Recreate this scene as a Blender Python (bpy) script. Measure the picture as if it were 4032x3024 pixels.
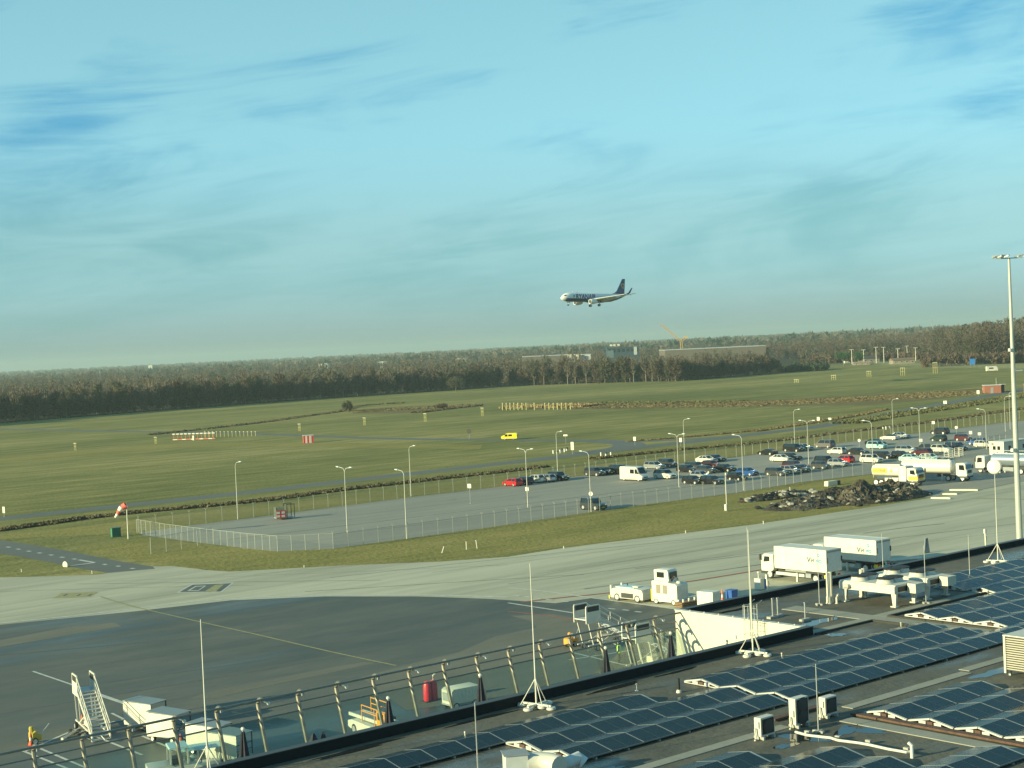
import bpy, bmesh, math, random
import numpy as np
from mathutils import Vector, Matrix, Euler
for o in list(bpy.data.objects): bpy.data.objects.remove(o, do_unlink=True)
sc = bpy.context.scene
C = sc.collection
rad = math.radians
# ------------------------------------------------------------------ camera
FPX, HCAM = 6200.0, 26.0            # focal length in source pixels (4032 wide), camera height
PITCH, ROLL = rad(1.404), rad(2.63)
cam_d = bpy.data.cameras.new('camera'); cam = bpy.data.objects.new('camera', cam_d); C.objects.link(cam)
cam_d.sensor_width = 36; cam_d.lens = 36*FPX/4032; cam_d.clip_start = .5; cam_d.clip_end = 60000
RM = Matrix.Rotation(math.pi/2-PITCH, 3, 'X') @ Matrix.Rotation(-ROLL, 3, 'Z')
cam.matrix_world = Matrix.Translation((0, 0, HCAM)) @ RM.to_4x4()
sc.camera = cam
sc.render.resolution_x = 1024; sc.render.resolution_y = 768
# ------------------------------------------------------------------ sky and sun
SUN_AZ, SUN_EL = rad(62.0+180), rad(14.0)     # bearing of the sun from +Y clockwise; elevation
w = bpy.data.worlds.new('World'); sc.world = w; w.use_nodes = True
nt = w.node_tree; nt.nodes.clear()
def N(t, **k):
    n = nt.nodes.new(t)
    for a, b in k.items(): setattr(n, a, b)
    return n
sky = N('ShaderNodeTexSky', sky_type='NISHITA', sun_disc=False, sun_elevation=SUN_EL, sun_rotation=SUN_AZ, altitude=0, air_density=1.0, dust_density=.6, ozone_density=2.0)
CLOUD_LOC = (-.05, .1, .05)
SKY_K = 3.55
lum0 = N('ShaderNodeRGBToBW'); nt.links.new(sky.outputs[0], lum0.inputs[0])
lum = N('ShaderNodeMath', operation='POWER'); nt.links.new(lum0.outputs[0], lum.inputs[0]); lum.inputs[1].default_value = .45
tc = N('ShaderNodeTexCoord'); sep = N('ShaderNodeSeparateXYZ'); nt.links.new(tc.outputs['Generated'], sep.inputs[0])
def M_(op, a, b=None, c=None):
    n = N('ShaderNodeMath', operation=op)
    for i, x in enumerate((a, b, c)):
        if x is None: continue
        if isinstance(x, (int, float)): n.inputs[i].default_value = x
        else: nt.links.new(x, n.inputs[i])
    return n.outputs[0]
def RNG(x, a, b, c=0.0, d=1.0):
    n = N('ShaderNodeMapRange', interpolation_type='SMOOTHSTEP'); nt.links.new(x, n.inputs[0])
    for i, v in enumerate((a, b, c, d)): n.inputs[i+1].default_value = v
    return n.outputs[0]
def RAMP(x, pts):
    r = N('ShaderNodeValToRGB'); r.color_ramp.interpolation = 'EASE'; el = r.color_ramp.elements
    el[0].position = pts[0][0]; el[0].color = (*pts[0][1], 1); el[1].position = pts[-1][0]; el[1].color = (*pts[-1][1], 1)
    for p, c in pts[1:-1]: q = el.new(p); q.color = (*c, 1)
    nt.links.new(x, r.inputs[0]); return r.outputs[0]
def MULC(a, f, k):
    m = N('ShaderNodeMix', data_type='RGBA', blend_type='MULTIPLY'); m.inputs[0].default_value = 1; nt.links.new(a, m.inputs[6])
    g = N('ShaderNodeCombineColor'); v = M_('MULTIPLY', f, k)
    for i in range(3): nt.links.new(v, g.inputs[i])
    nt.links.new(g.outputs[0], m.inputs[7]); return m.outputs[2]
elv = sep.outputs[2]
clear = MULC(RAMP(elv, ((0.0, (.27, .47, .45)), (.07, (.22, .50, .54)), (.16, (.06, .38, .68)), (.4, (.05, .32, .62)), (1, (.05, .27, .52)))), lum.outputs[0], SKY_K)
pale = MULC(RAMP(elv, ((0.0, (.33, .48, .46)), (.05, (.34, .61, .63)), (.14, (.35, .74, .85)), (.4, (.28, .67, .84)), (1, (.27, .64, .82)))), lum.outputs[0], SKY_K)
comb = N('ShaderNodeCombineXYZ'); nt.links.new(sep.outputs[0], comb.inputs[0]); nt.links.new(sep.outputs[1], comb.inputs[1]); nt.links.new(M_('MULTIPLY', M_('SUBTRACT', elv, M_('MULTIPLY', sep.outputs[0], .10)), 2.6), comb.inputs[2])
def cloud(scale, loc, sc_, det, ro, dis):
    mp = N('ShaderNodeMapping'); nt.links.new(comb.outputs[0], mp.inputs[0]); mp.inputs['Scale'].default_value = scale; mp.inputs['Location'].default_value = loc
    n = N('ShaderNodeTexNoise'); n.inputs['Scale'].default_value = sc_; n.inputs['Detail'].default_value = det; n.inputs['Roughness'].default_value = ro; n.inputs['Distortion'].default_value = dis
    nt.links.new(mp.outputs[0], n.inputs['Vector']); return n.outputs[0]
big = cloud((1, 1, 1), CLOUD_LOC, 3.2, 3, .5, .4)
wisp = cloud((1, 1, 1.8), (1.3, 4.1, .7), 5.5, 9, .6, 1.4)
fine = cloud((.8, .8, 4.0), (7.0, 2.0, 1), 7, 8, .6, .8)
csum = M_('ADD', M_('ADD', M_('MULTIPLY', big, .56), M_('MULTIPLY', wisp, .32)), M_('MULTIPLY', fine, .12))
veil = RNG(csum, .375, .545, .10, .97)
cl = N('ShaderNodeMix', data_type='RGBA'); nt.links.new(veil, cl.inputs[0]); nt.links.new(clear, cl.inputs[6]); nt.links.new(pale, cl.inputs[7])
bg = N('ShaderNodeBackground'); bg.inputs[1].default_value = .09; nt.links.new(cl.outputs[2], bg.inputs[0])
wo = N('ShaderNodeOutputWorld'); nt.links.new(bg.outputs[0], wo.inputs[0])
sd = bpy.data.lights.new('sun', 'SUN'); sun = bpy.data.objects.new('sun', sd); C.objects.link(sun)
sd.energy = 5.0; sd.angle = rad(.53); sd.color = (1.0, .90, .48)
sundir = Vector((math.sin(SUN_AZ)*math.cos(SUN_EL), math.cos(SUN_AZ)*math.cos(SUN_EL), math.sin(SUN_EL)))
sun.rotation_euler = (-sundir).to_track_quat('-Z', 'Y').to_euler(); sun.location = sundir*100
vs = sc.view_settings; vs.view_transform = 'Standard'; vs.look = 'None'; vs.exposure = 0.8; vs.gamma = 1; vs.use_curve_mapping = False

# ------------------------------------------------------------------ helpers
def G(px, py, z=0.0):
    "point of the horizontal plane z that the survey photograph shows at source pixel px,py"
    d = RM @ Vector(((px-2016)/FPX, -(py-1512)/FPX, -1)); t = (z-HCAM)/d.z
    return Vector((0, 0, HCAM)) + d*t
def GY(px, py, Y):
    d = RM @ Vector(((px-2016)/FPX, -(py-1512)/FPX, -1)); return Vector((0, 0, HCAM)) + d*(Y/d.y)
def hgt(bx, by, tx, ty, z=0.0):
    p = G(bx, by, z); return GY(tx, ty, p.y).z - z
AL = rad(49.8); EA = math.pi/2-AL                      # e = direction of the building edge; EA its angle from +X
e_ = Vector((math.sin(AL), math.cos(AL), 0)); n_ = Vector((-math.cos(AL), math.sin(AL), 0))
O_ = Vector((8.578, 87.194, 0))
ZR = 10.5
def W(u, v, z=0.0): return O_ + e_*u + n_*v + Vector((0, 0, z))
rng = random.Random(7); nr = np.random.default_rng(11)
class MB:
    def __init__(s): s.v = []; s.f = []; s.m = []; s.cm = 0; s.T = None
    def add(s, vs, fs):
        k = len(s.v); s.v += [tuple(s.T @ Vector(p)) if s.T else tuple(p) for p in vs]
        s.f += [tuple(i+k for i in f) for f in fs]; s.m += [s.cm]*len(fs); return s
    def box(s, c, d, rz=0, T=None):
        hx, hy, hz = d[0]/2, d[1]/2, d[2]/2; R = Matrix.Rotation(rz, 3, 'Z') if rz else None
        vs = []
        for x, y, z in ((-hx,-hy,-hz),(hx,-hy,-hz),(hx,hy,-hz),(-hx,hy,-hz),(-hx,-hy,hz),(hx,-hy,hz),(hx,hy,hz),(-hx,hy,hz)):
            p = Vector((x, y, z)); p = R @ p if R else p; p = T @ p if T else p; vs.append(p+Vector(c))
        return s.add(vs, [(0,3,2,1),(4,5,6,7),(0,1,5,4),(1,2,6,5),(2,3,7,6),(3,0,4,7)])
    def bx(s, x0, x1, y0, y1, z0, z1): return s.box(((x0+x1)/2, (y0+y1)/2, (z0+z1)/2), (x1-x0, y1-y0, z1-z0))
    def tube(s, pts, r, n=6, cap=True):
        pts = [Vector(p) for p in pts]; rs = r if isinstance(r, (list, tuple)) else [r]*len(pts)
        vs = []; fs = []
        for i, p in enumerate(pts):
            d = (pts[min(i+1, len(pts)-1)]-pts[max(i-1, 0)]).normalized()
            a = d.cross(Vector((0, 0, 1)) if abs(d.z) < .95 else Vector((1, 0, 0))).normalized(); b = d.cross(a)
            for k in range(n):
                t = 2*math.pi*k/n; vs.append(p+(a*math.cos(t)+b*math.sin(t))*rs[i])
        for i in range(len(pts)-1):
            for k in range(n):
                fs.append((i*n+k, i*n+(k+1) % n, (i+1)*n+(k+1) % n, (i+1)*n+k))
        if cap: fs += [tuple(range(n-1, -1, -1)), tuple(range((len(pts)-1)*n, len(pts)*n))]
        return s.add(vs, fs)
    def bar(s, a, b, w, h=None):
        a = Vector(a); b = Vector(b); h = h or w; d = (b-a).normalized()
        x = d.cross(Vector((0, 0, 1)) if abs(d.z) < .98 else Vector((1, 0, 0))).normalized()*w/2; y = d.cross(x).normalized()*h/2
        vs = [a-x-y, a+x-y, a+x+y, a-x+y, b-x-y, b+x-y, b+x+y, b-x+y]
        return s.add(vs, [(3,2,1,0),(4,5,6,7),(0,1,5,4),(1,2,6,5),(2,3,7,6),(3,0,4,7)])
    def lathe(s, prof, n=10, c=(0, 0, 0), axis='Z'):
        vs = []; fs = []
        for r, z in prof:
            for k in range(n):
                t = 2*math.pi*k/n; a, b = r*math.cos(t), r*math.sin(t)
                p = (a, b, z) if axis == 'Z' else ((z, a, b) if axis == 'X' else (a, z, b)); vs.append(Vector(p)+Vector(c))
        for i in range(len(prof)-1):
            for k in range(n): fs.append((i*n+k, i*n+(k+1) % n, (i+1)*n+(k+1) % n, (i+1)*n+k))
        fs += [tuple(range(n)), tuple(range((len(prof)-1)*n, len(prof)*n))]
        return s.add(vs, fs)
    def prism(s, prof, y0, y1, ins=0.0, edge=.05):
        "side profile (x,z) extruded over y, with both ends shrunk a little for rounded shoulders"
        n = len(prof); cx = sum(p[0] for p in prof)/n; cz = sum(p[1] for p in prof)/n
        st = [(y0, ins), (y0+edge, 0), (y1-edge, 0), (y1, ins)] if ins else [(y0, 0), (y1, 0)]
        vs = []; fs = []
        for y, k in st:
            for x, z in prof:
                dx, dz = x-cx, z-cz; l = math.hypot(dx, dz) or 1; vs.append((x-dx/l*k, y, z-dz/l*k))
        m = len(st)
        for i in range(m-1):
            for k in range(n): fs.append((i*n+k, i*n+(k+1) % n, (i+1)*n+(k+1) % n, (i+1)*n+k))
        fs += [tuple(range(n-1, -1, -1)), tuple(range((m-1)*n, m*n))]
        return s.add(vs, fs)
    def loft(s, secs, cap=True):
        n = len(secs[0]); vs = [p for q in secs for p in q]; fs = []
        for i in range(len(secs)-1):
            for k in range(n): fs.append((i*n+k, i*n+(k+1) % n, (i+1)*n+(k+1) % n, (i+1)*n+k))
        if cap: fs += [tuple(range(n-1, -1, -1)), tuple(range((len(secs)-1)*n, len(secs)*n))]
        return s.add(vs, fs)
    def sphere(s, c, r, n=10, sq=1.0):
        return s.lathe([(max(.001, r*math.sin(math.pi*i/8)), -r*sq*math.cos(math.pi*i/8)) for i in range(9)], n, c)
    def mesh(s, name, mats, smooth=False):
        me = bpy.data.meshes.new(name); me.from_pydata(s.v, [], s.f)
        mats = mats if isinstance(mats, (list, tuple)) else [mats]
        for m in mats: me.materials.append(m)
        if len(mats) > 1: me.polygons.foreach_set('material_index', s.m)
        bm = bmesh.new(); bm.from_mesh(me); bmesh.ops.recalc_face_normals(bm, faces=bm.faces); bm.to_mesh(me); bm.free()
        if smooth:
            me.polygons.foreach_set('use_smooth', [True]*len(me.polygons))
            try: me.set_sharp_from_angle(angle=rad(38))
            except Exception: pass
        me.update(); return me
    def build(s, name, mats, parent=None, smooth=False, loc=(0, 0, 0), rz=0):
        return ob(name, s.mesh(name, mats, smooth), parent, loc, rz)
def ob(name, me, parent=None, loc=(0, 0, 0), rz=0):
    o = bpy.data.objects.new(name, me); C.objects.link(o); o.location = loc; o.rotation_euler = (0, 0, rz)
    if parent: o.parent = parent
    return o
def tag(o, label=None, cat=None, group=None, kind=None):
    if label: o['label'] = label
    if cat: o['category'] = cat
    if group: o['group'] = group
    if kind: o['kind'] = kind
    return o
def thing(name, label, cat, loc=(0, 0, 0), rz=0, group=None):
    return tag(ob(name, None, None, loc, rz), label, cat, group)
def paint(o, m):
    o.material_slots[0].link = 'OBJECT'; o.material_slots[0].material = m
def dup(root, loc, rz, label=None, group=None):
    r = root.copy(); C.objects.link(r); r.location = loc; r.rotation_euler = (0, 0, rz)
    if label: r['label'] = label
    if group: r['group'] = group
    for ch in list(root.children):
        c = ch.copy(); C.objects.link(c); c.parent = r
        for g in list(ch.children):
            d = g.copy(); C.objects.link(d); d.parent = c
    return r
def text(s, size, m, parent, T, name='lettering', sx=1.0, bold=.0):
    cu = bpy.data.curves.new(name, 'FONT'); cu.body = s; cu.size = size; cu.align_x = 'CENTER'; cu.align_y = 'CENTER'; cu.offset = bold; cu.resolution_u = 3
    t = bpy.data.objects.new(name, cu); C.objects.link(t)
    me = bpy.data.meshes.new_from_object(t); bpy.data.objects.remove(t, do_unlink=True)
    me.materials.clear(); me.materials.append(m)
    bm = bmesh.new(); bm.from_mesh(me); bmesh.ops.remove_doubles(bm, verts=bm.verts, dist=1e-5); seen = set(); isl = []
    for f in bm.faces:
        if f in seen: continue
        st_ = [f]; seen.add(f); g = []
        while st_:
            q = st_.pop(); g.append(q)
            for ed in q.edges:
                for nf in ed.link_faces:
                    if nf not in seen: seen.add(nf); st_.append(nf)
        xs = [v.co.x for q in g for v in q.verts]; isl.append([min(xs), max(xs), g])
    isl.sort(key=lambda q: q[0]); grp = []
    for a, b, g in isl:
        if grp and a < grp[-1][1]-.3*(b-a): grp[-1][1] = max(b, grp[-1][1]); grp[-1][2] += g
        else: grp.append([a, b, list(g)])
    M = T @ Matrix.Diagonal((sx, 1, 1, 1)); out = []
    for a, b, g in grp:
        ix = {}; vs_ = []; fs_ = []
        for f in g:
            fs_.append([ix.setdefault(v, len(ix)) for v in f.verts])
        me2 = bpy.data.meshes.new('letter'); me2.from_pydata([tuple(M @ v.co) for v in ix], [], fs_); me2.materials.append(m); out.append(ob('letter', me2, parent))
    bm.free(); bpy.data.meshes.remove(me); return out
# ------------------------------------------------------------------ materials
MATS = {}
def mat(name, col, rough=.6, metal=0.0, var=0.0, scale=3.0, bump=0.0, spec=.5, coord='Object', stretch=None, rot=0, col2=None, detail=6, coat=0):
    if name in MATS: return MATS[name]
    m = bpy.data.materials.new(name); m.use_nodes = True; t = m.node_tree; b = t.nodes['Principled BSDF']
    b.inputs['Base Color'].default_value = (*col, 1); b.inputs['Roughness'].default_value = rough; b.inputs['Metallic'].default_value = metal
    b.inputs['Specular IOR Level'].default_value = spec
    if coat: b.inputs['Coat Weight'].default_value = coat
    if var or bump or col2:
        tcn = t.nodes.new('ShaderNodeTexCoord'); nz = t.nodes.new('ShaderNodeTexNoise'); nz.inputs['Scale'].default_value = scale; nz.inputs['Detail'].default_value = detail; nz.inputs['Roughness'].default_value = .62
        src = tcn.outputs[coord]
        if coord == 'World':
            pass
        mpn = t.nodes.new('ShaderNodeMapping'); mpn.inputs['Rotation'].default_value = (0, 0, -rot); mpn.inputs['Scale'].default_value = stretch or (1, 1, 1)
        t.links.new(src, mpn.inputs[0]); t.links.new(mpn.outputs[0], nz.inputs['Vector'])
        if var or col2:
            c2 = col2 or tuple(min(1, c*(1+var)) for c in col); c1 = col if col2 else tuple(c*(1-var) for c in col)
            r = t.nodes.new('ShaderNodeValToRGB'); r.color_ramp.elements[0].position = .32; r.color_ramp.elements[1].position = .68
            r.color_ramp.elements[0].color = (*c1, 1); r.color_ramp.elements[1].color = (*c2, 1)
            t.links.new(nz.outputs[0], r.inputs[0]); t.links.new(r.outputs[0], b.inputs['Base Color'])
        if bump:
            bn = t.nodes.new('ShaderNodeBump'); bn.inputs['Strength'].default_value = bump; bn.inputs['Distance'].default_value = .1
            t.links.new(nz.outputs[0], bn.inputs['Height']); t.links.new(bn.outputs[0], b.inputs['Normal'])
    MATS[name] = m; return m
def layered(name, cols, rough=.85, coarse=.02, fine=.4, stretch=(1, 1, 1), rot=EA, bump=.0, bscale=3.0, spec=.3, mixs=(.5, .5), ramp=(.3, .5, .7), wet=None, cells=0):
    "ground-like material in object space: coarse and fine noise blended into a three colour ramp"
    m = bpy.data.materials.new(name); m.use_nodes = True; t = m.node_tree; b = t.nodes['Principled BSDF']; L = t.links.new
    def nn(ty): return t.nodes.new(ty)
    tcn = nn('ShaderNodeTexCoord'); mpn = nn('ShaderNodeMapping'); mpn.vector_type = 'POINT'
    r0 = nn('ShaderNodeVectorRotate'); r0.rotation_type = 'Z_AXIS'; r0.inputs['Angle'].default_value = -rot
    L(tcn.outputs['Object'], r0.inputs[0]); L(r0.outputs[0], mpn.inputs[0]); mpn.inputs['Scale'].default_value = stretch
    a = nn('ShaderNodeTexNoise'); a.inputs['Scale'].default_value = coarse; a.inputs['Detail'].default_value = 5; a.inputs['Roughness'].default_value = .6; a.inputs['Distortion'].default_value = .4
    f = nn('ShaderNodeTexNoise'); f.inputs['Scale'].default_value = fine; f.inputs['Detail'].default_value = 9; f.inputs['Roughness'].default_value = .7
    L(mpn.outputs[0], a.inputs['Vector']); L(mpn.outputs[0], f.inputs['Vector'])
    def mul(x, k):
        q = nn('ShaderNodeMath'); q.operation = 'MULTIPLY'; L(x, q.inputs[0]); q.inputs[1].default_value = k; return q.outputs[0]
    def addm(x, y):
        q = nn('ShaderNodeMath'); q.operation = 'ADD'; L(x, q.inputs[0]); L(y, q.inputs[1]); return q.outputs[0]
    s = addm(mul(a.outputs[0], mixs[0]), mul(f.outputs[0], mixs[1]))
    r = nn('ShaderNodeValToRGB'); el = r.color_ramp.elements; el[0].position = ramp[0]; el[0].color = (*cols[0], 1); el[1].position = ramp[2]; el[1].color = (*cols[2], 1)
    x = el.new(ramp[1]); x.color = (*cols[1], 1); L(s, r.inputs[0]); L(r.outputs[0], b.inputs['Base Color'])
    b.inputs['Roughness'].default_value = rough; b.inputs['Specular IOR Level'].default_value = spec
    if wet:
        wn = nn('ShaderNodeTexNoise'); wn.inputs['Scale'].default_value = wet[0]; wn.inputs['Detail'].default_value = 4; L(mpn.outputs[0], wn.inputs['Vector'])
        wr = nn('ShaderNodeMapRange'); wr.interpolation_type = 'SMOOTHSTEP'; wr.inputs[1].default_value = wet[1]; wr.inputs[2].default_value = wet[2]; wr.inputs[3].default_value = rough; wr.inputs[4].default_value = wet[3]
        L(wn.outputs[0], wr.inputs[0]); L(wr.outputs[0], b.inputs['Roughness'])
    if bump:
        f2 = nn('ShaderNodeTexNoise'); f2.inputs['Scale'].default_value = bscale; f2.inputs['Detail'].default_value = 6; L(tcn.outputs['Object'], f2.inputs['Vector'])
        bn = nn('ShaderNodeBump'); bn.inputs['Strength'].default_value = bump; bn.inputs['Distance'].default_value = .25; L(f2.outputs[0], bn.inputs['Height']); L(bn.outputs[0], b.inputs['Normal'])
    MATS[name] = m; return m
def sheer(name, col, alpha, rough=.5, gloss=0.0, tintc=(1, 1, 1)):
    m = bpy.data.materials.new(name); m.use_nodes = True; t = m.node_tree; t.nodes.clear()
    o = t.nodes.new('ShaderNodeOutputMaterial'); tr = t.nodes.new('ShaderNodeBsdfTransparent'); tr.inputs[0].default_value = (*tintc, 1)
    d = t.nodes.new('ShaderNodeBsdfDiffuse'); d.inputs[0].default_value = (*col, 1)
    mx = t.nodes.new('ShaderNodeMixShader'); mx.inputs[0].default_value = alpha
    t.links.new(tr.outputs[0], mx.inputs[1]); t.links.new(d.outputs[0], mx.inputs[2]); out = mx.outputs[0]
    if gloss:
        g = t.nodes.new('ShaderNodeBsdfGlossy'); g.inputs['Roughness'].default_value = .03; fr = t.nodes.new('ShaderNodeFresnel'); fr.inputs[0].default_value = 1.45
        mul = t.nodes.new('ShaderNodeMath'); mul.operation = 'MULTIPLY'; mul.inputs[1].default_value = gloss; t.links.new(fr.outputs[0], mul.inputs[0])
        m2 = t.nodes.new('ShaderNodeMixShader'); t.links.new(mul.outputs[0], m2.inputs[0]); t.links.new(out, m2.inputs[1]); t.links.new(g.outputs[0], m2.inputs[2]); out = m2.outputs[0]
    t.links.new(out, o.inputs[0]); MATS[name] = m; return m
white = mat('white_paint', (.60, .585, .51), .4, var=.10, scale=1.2)
offwhite = mat('off_white_panel', (.54, .53, .47), .5, var=.07, scale=2)
cream = mat('cream_panel', (.57, .535, .44), .55, var=.04, scale=.8)
canvas = mat('white_canvas', (.58, .56, .49), .8, var=.08, scale=2.5, bump=.25)
greym = mat('galvanised_steel', (.42, .44, .43), .45, .5, var=.15, scale=4)
lgrey = mat('light_grey_paint', (.50, .53, .53), .5, var=.08)
mgrey = mat('mid_grey_paint', (.25, .27, .28), .55, var=.1)
black = mat('black_rubber', (.015, .016, .018), .7)
dark = mat('dark_plastic', (.03, .033, .036), .55)
winm = mat('dark_window_glass', (.012, .018, .022), .08, spec=.8)
red = mat('red_paint', (.55, .03, .025), .4)
orange = mat('orange_paint', (.72, .30, .04), .45)
yellow = mat('yellow_paint', (.72, .55, .05), .5)
blue = mat('blue_paint', (.03, .10, .36), .4)
concrete = mat('concrete_grey', (.34, .34, .31), .9, var=.18, scale=6, bump=.2)
hub = mat('silver_hub', (.62, .63, .62), .35, .6)
lampw = mat('white_lens', (.85, .87, .86), .15)
redlens = mat('red_lens', (.35, .01, .01), .2)
wood_pal = mat('pallet_wood', (.24, .15, .075), .8, var=.25, scale=8)
# ------------------------------------------------------------------ ground
grass = layered('grass', ((.135, .142, .052), (.215, .205, .078), (.33, .28, .12)), .95, coarse=.011, fine=.16, stretch=(.30, 1.4, 1), bump=.6, bscale=1.2, spec=.05, ramp=(.40, .5, .60))
grass2 = layered('dry_grass', ((.14, .145, .045), (.25, .22, .078), (.36, .29, .12)), .95, coarse=.05, fine=.5, stretch=(.4, 1.2, 1), bump=.6, bscale=1.5, spec=.05)
heath = layered('brown_heath', ((.12, .11, .048), (.175, .14, .07), (.23, .19, .09)), .95, coarse=.06, fine=.3, stretch=(.3, 1.3, 1), bump=.6, bscale=1.0, spec=.05)
apronm = layered('apron_concrete', ((.30, .295, .22), (.405, .39, .295), (.50, .475, .36)), .8, coarse=.035, fine=.20, stretch=(.14, 1.6, 1), bump=.08, bscale=8, spec=.25, ramp=(.40, .5, .60))
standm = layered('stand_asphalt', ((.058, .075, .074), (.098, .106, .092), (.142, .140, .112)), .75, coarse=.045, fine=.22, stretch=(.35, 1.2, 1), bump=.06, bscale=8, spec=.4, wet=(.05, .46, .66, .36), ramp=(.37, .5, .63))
parkm = layered('car_park_asphalt', ((.215, .215, .185), (.28, .27, .23), (.345, .325, .27)), .85, coarse=.05, fine=.3, stretch=(.18, 1.4, 1), bump=.1, bscale=6, spec=.3)
roadm = layered('road_asphalt', ((.10, .11, .105), (.125, .135, .125), (.155, .16, .145)), .85, coarse=.05, fine=.5, stretch=(.2, 1, 1), bump=.1, spec=.3)
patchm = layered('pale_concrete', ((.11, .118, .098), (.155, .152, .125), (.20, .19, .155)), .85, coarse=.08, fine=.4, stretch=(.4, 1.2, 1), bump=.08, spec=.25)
whiteline = mat('white_road_paint', (.48, .50, .46), .8, var=.2, scale=2)
yellowline = mat('yellow_road_paint', (.30, .275, .13), .8, var=.2, scale=2)
redline = mat('red_road_paint', (.28, .10, .07), .8, var=.2, scale=2)
def sheet(name, pts, z, m, kind='structure', label=None, px=True):
    P = [G(*p) if px else Vector(p) for p in pts]
    me = bpy.data.meshes.new(name); me.from_pydata([(p.x, p.y, z) for p in P], [], [tuple(range(len(P)))]); me.materials.append(m)
    bm = bmesh.new(); bm.from_mesh(me)
    for f in bm.faces:
        f.normal_update()
        if f.normal.z < 0: f.normal_flip()
    bmesh.ops.triangulate(bm, faces=bm.faces); bm.to_mesh(me); bm.free()
    o = ob(name, me); tag(o, label, None, None, kind); return o
def smooth_line(P, step=6.0):
    out = []
    for i in range(len(P)-1):
        p0 = P[max(i-1, 0)]; p1 = P[i]; p2 = P[i+1]; p3 = P[min(i+2, len(P)-1)]
        k = max(2, int((p2-p1).length/step))
        for j in range(k):
            t = j/k; out.append(.5*((2*p1)+(p2-p0)*t+(2*p0-5*p1+4*p2-p3)*t*t+(3*p1-p0-3*p2+p3)*t**3))
    out.append(P[-1]); return out
def strip(name, pts, wd, z, m, kind='structure', label=None, px=True, parent=None, step=6.0):
    P = smooth_line([G(*p) if px else Vector(p) for p in pts], step); vs = []; fs = []
    for i, p in enumerate(P):
        d = (P[min(i+1, len(P)-1)]-P[max(i-1, 0)]).normalized(); s = Vector((-d.y, d.x, 0))*wd/2
        vs += [(p.x+s.x, p.y+s.y, z), (p.x-s.x, p.y-s.y, z)]
    for i in range(len(P)-1): fs.append((2*i, 2*i+1, 2*i+3, 2*i+2))
    me = bpy.data.meshes.new(name); me.from_pydata(vs, [], fs); me.materials.append(m)
    o = ob(name, me, parent)
    if not parent: tag(o, label, None, None, kind)
    return o
g = 13000.0
sheet('ground', [(-g, -800), (g, -800), (g, g), (-g, g)], 0, grass, px=False)
ap_top = [(-500, 2300), (0, 2274), (181, 2270), (384, 2263), (452, 2252), (601, 2231), (678, 2229), (814, 2245), (904, 2251), (1000, 2246), (1347, 2227), (1745, 2211), (2000, 2193), (2223, 2157), (2646, 2105), (2950, 2068), (3294, 2017), (3463, 1992), (3657, 1962), (3842, 1934), (3975, 1906), (4300, 1850)]
A = [G(*p) for p in ap_top]
sheet('apron', [(p.x, p.y) for p in A]+[(W(160, 40).x, W(160, 40).y), (W(160, -55).x, W(160, -55).y), (W(-170, -55).x, W(-170, -55).y)], .012, apronm, px=False)
cp = [(547, 2098), (678, 2078), (938, 2046), (1616, 1958), (2000, 1913), (2223, 1882), (2695, 1823), (2900, 1800), (3207, 1757), (3565, 1712), (3820, 1680), (4400, 1612), (4400, 1838), (3975, 1904), (3842, 1932), (3657, 1960), (3520, 1935), (3437, 1866), (3156, 1898), (2900, 1940), (2447, 1998), (1900, 2080), (1606, 2120), (1313, 2160), (1094, 2171), (976, 2160), (764, 2134), (561, 2107)]
sheet('car_park_pavement', cp, .008, parkm)
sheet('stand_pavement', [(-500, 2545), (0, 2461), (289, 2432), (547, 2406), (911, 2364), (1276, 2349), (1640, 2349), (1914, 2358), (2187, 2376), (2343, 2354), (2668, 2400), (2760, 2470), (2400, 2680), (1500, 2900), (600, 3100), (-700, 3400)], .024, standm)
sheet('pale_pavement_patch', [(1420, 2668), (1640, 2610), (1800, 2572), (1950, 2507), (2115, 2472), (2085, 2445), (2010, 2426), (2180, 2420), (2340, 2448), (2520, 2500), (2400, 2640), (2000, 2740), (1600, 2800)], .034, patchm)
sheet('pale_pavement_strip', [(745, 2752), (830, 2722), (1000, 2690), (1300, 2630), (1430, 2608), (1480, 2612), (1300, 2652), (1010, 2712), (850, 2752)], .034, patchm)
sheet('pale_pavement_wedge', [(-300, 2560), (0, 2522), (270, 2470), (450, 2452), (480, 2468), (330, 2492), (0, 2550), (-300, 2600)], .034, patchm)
sheet('taxiway_pavement', [(-400, 2060), (0, 2127), (113, 2143), (249, 2166), (452, 2207), (601, 2231), (610, 2240), (429, 2256), (316, 2239), (181, 2211), (0, 2179), (-400, 2130)], .016, roadm)
# field roads, ditches and strips
road1 = [(-400, 2090), (0, 2043), (450, 1995), (940, 1943), (1450, 1884), (2000, 1822), (2248, 1793), (2500, 1764), (2760, 1735), (3000, 1706), (3207, 1682), (3397, 1650), (3653, 1601), (3910, 1555), (4100, 1520), (4400, 1470)]
strip('perimeter_road', road1, 7.0, .010, roadm)
strip('field_road', [(-300, 1688), (0, 1690), (450, 1698), (800, 1703), (1040, 1709), (1271, 1718), (1542, 1727), (2000, 1733), (2250, 1734), (2420, 1737), (2560, 1736), (2700, 1730), (2850, 1722)], 5.5, .014, roadm)
strip('link_road', [(2330, 1735), (2440, 1742), (2480, 1752), (2440, 1766), (2360, 1776), (2280, 1786)], 8.0, .018, roadm)
sheet('dry_grass_strip', [(-400, 1840), (0, 1800), (400, 1770), (700, 1744), (1150, 1742), (1500, 1745), (1900, 1752), (1890, 1768), (1400, 1762), (1100, 1756), (700, 1762), (300, 1798), (0, 1822), (-400, 1868)], .004, grass2)
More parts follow.
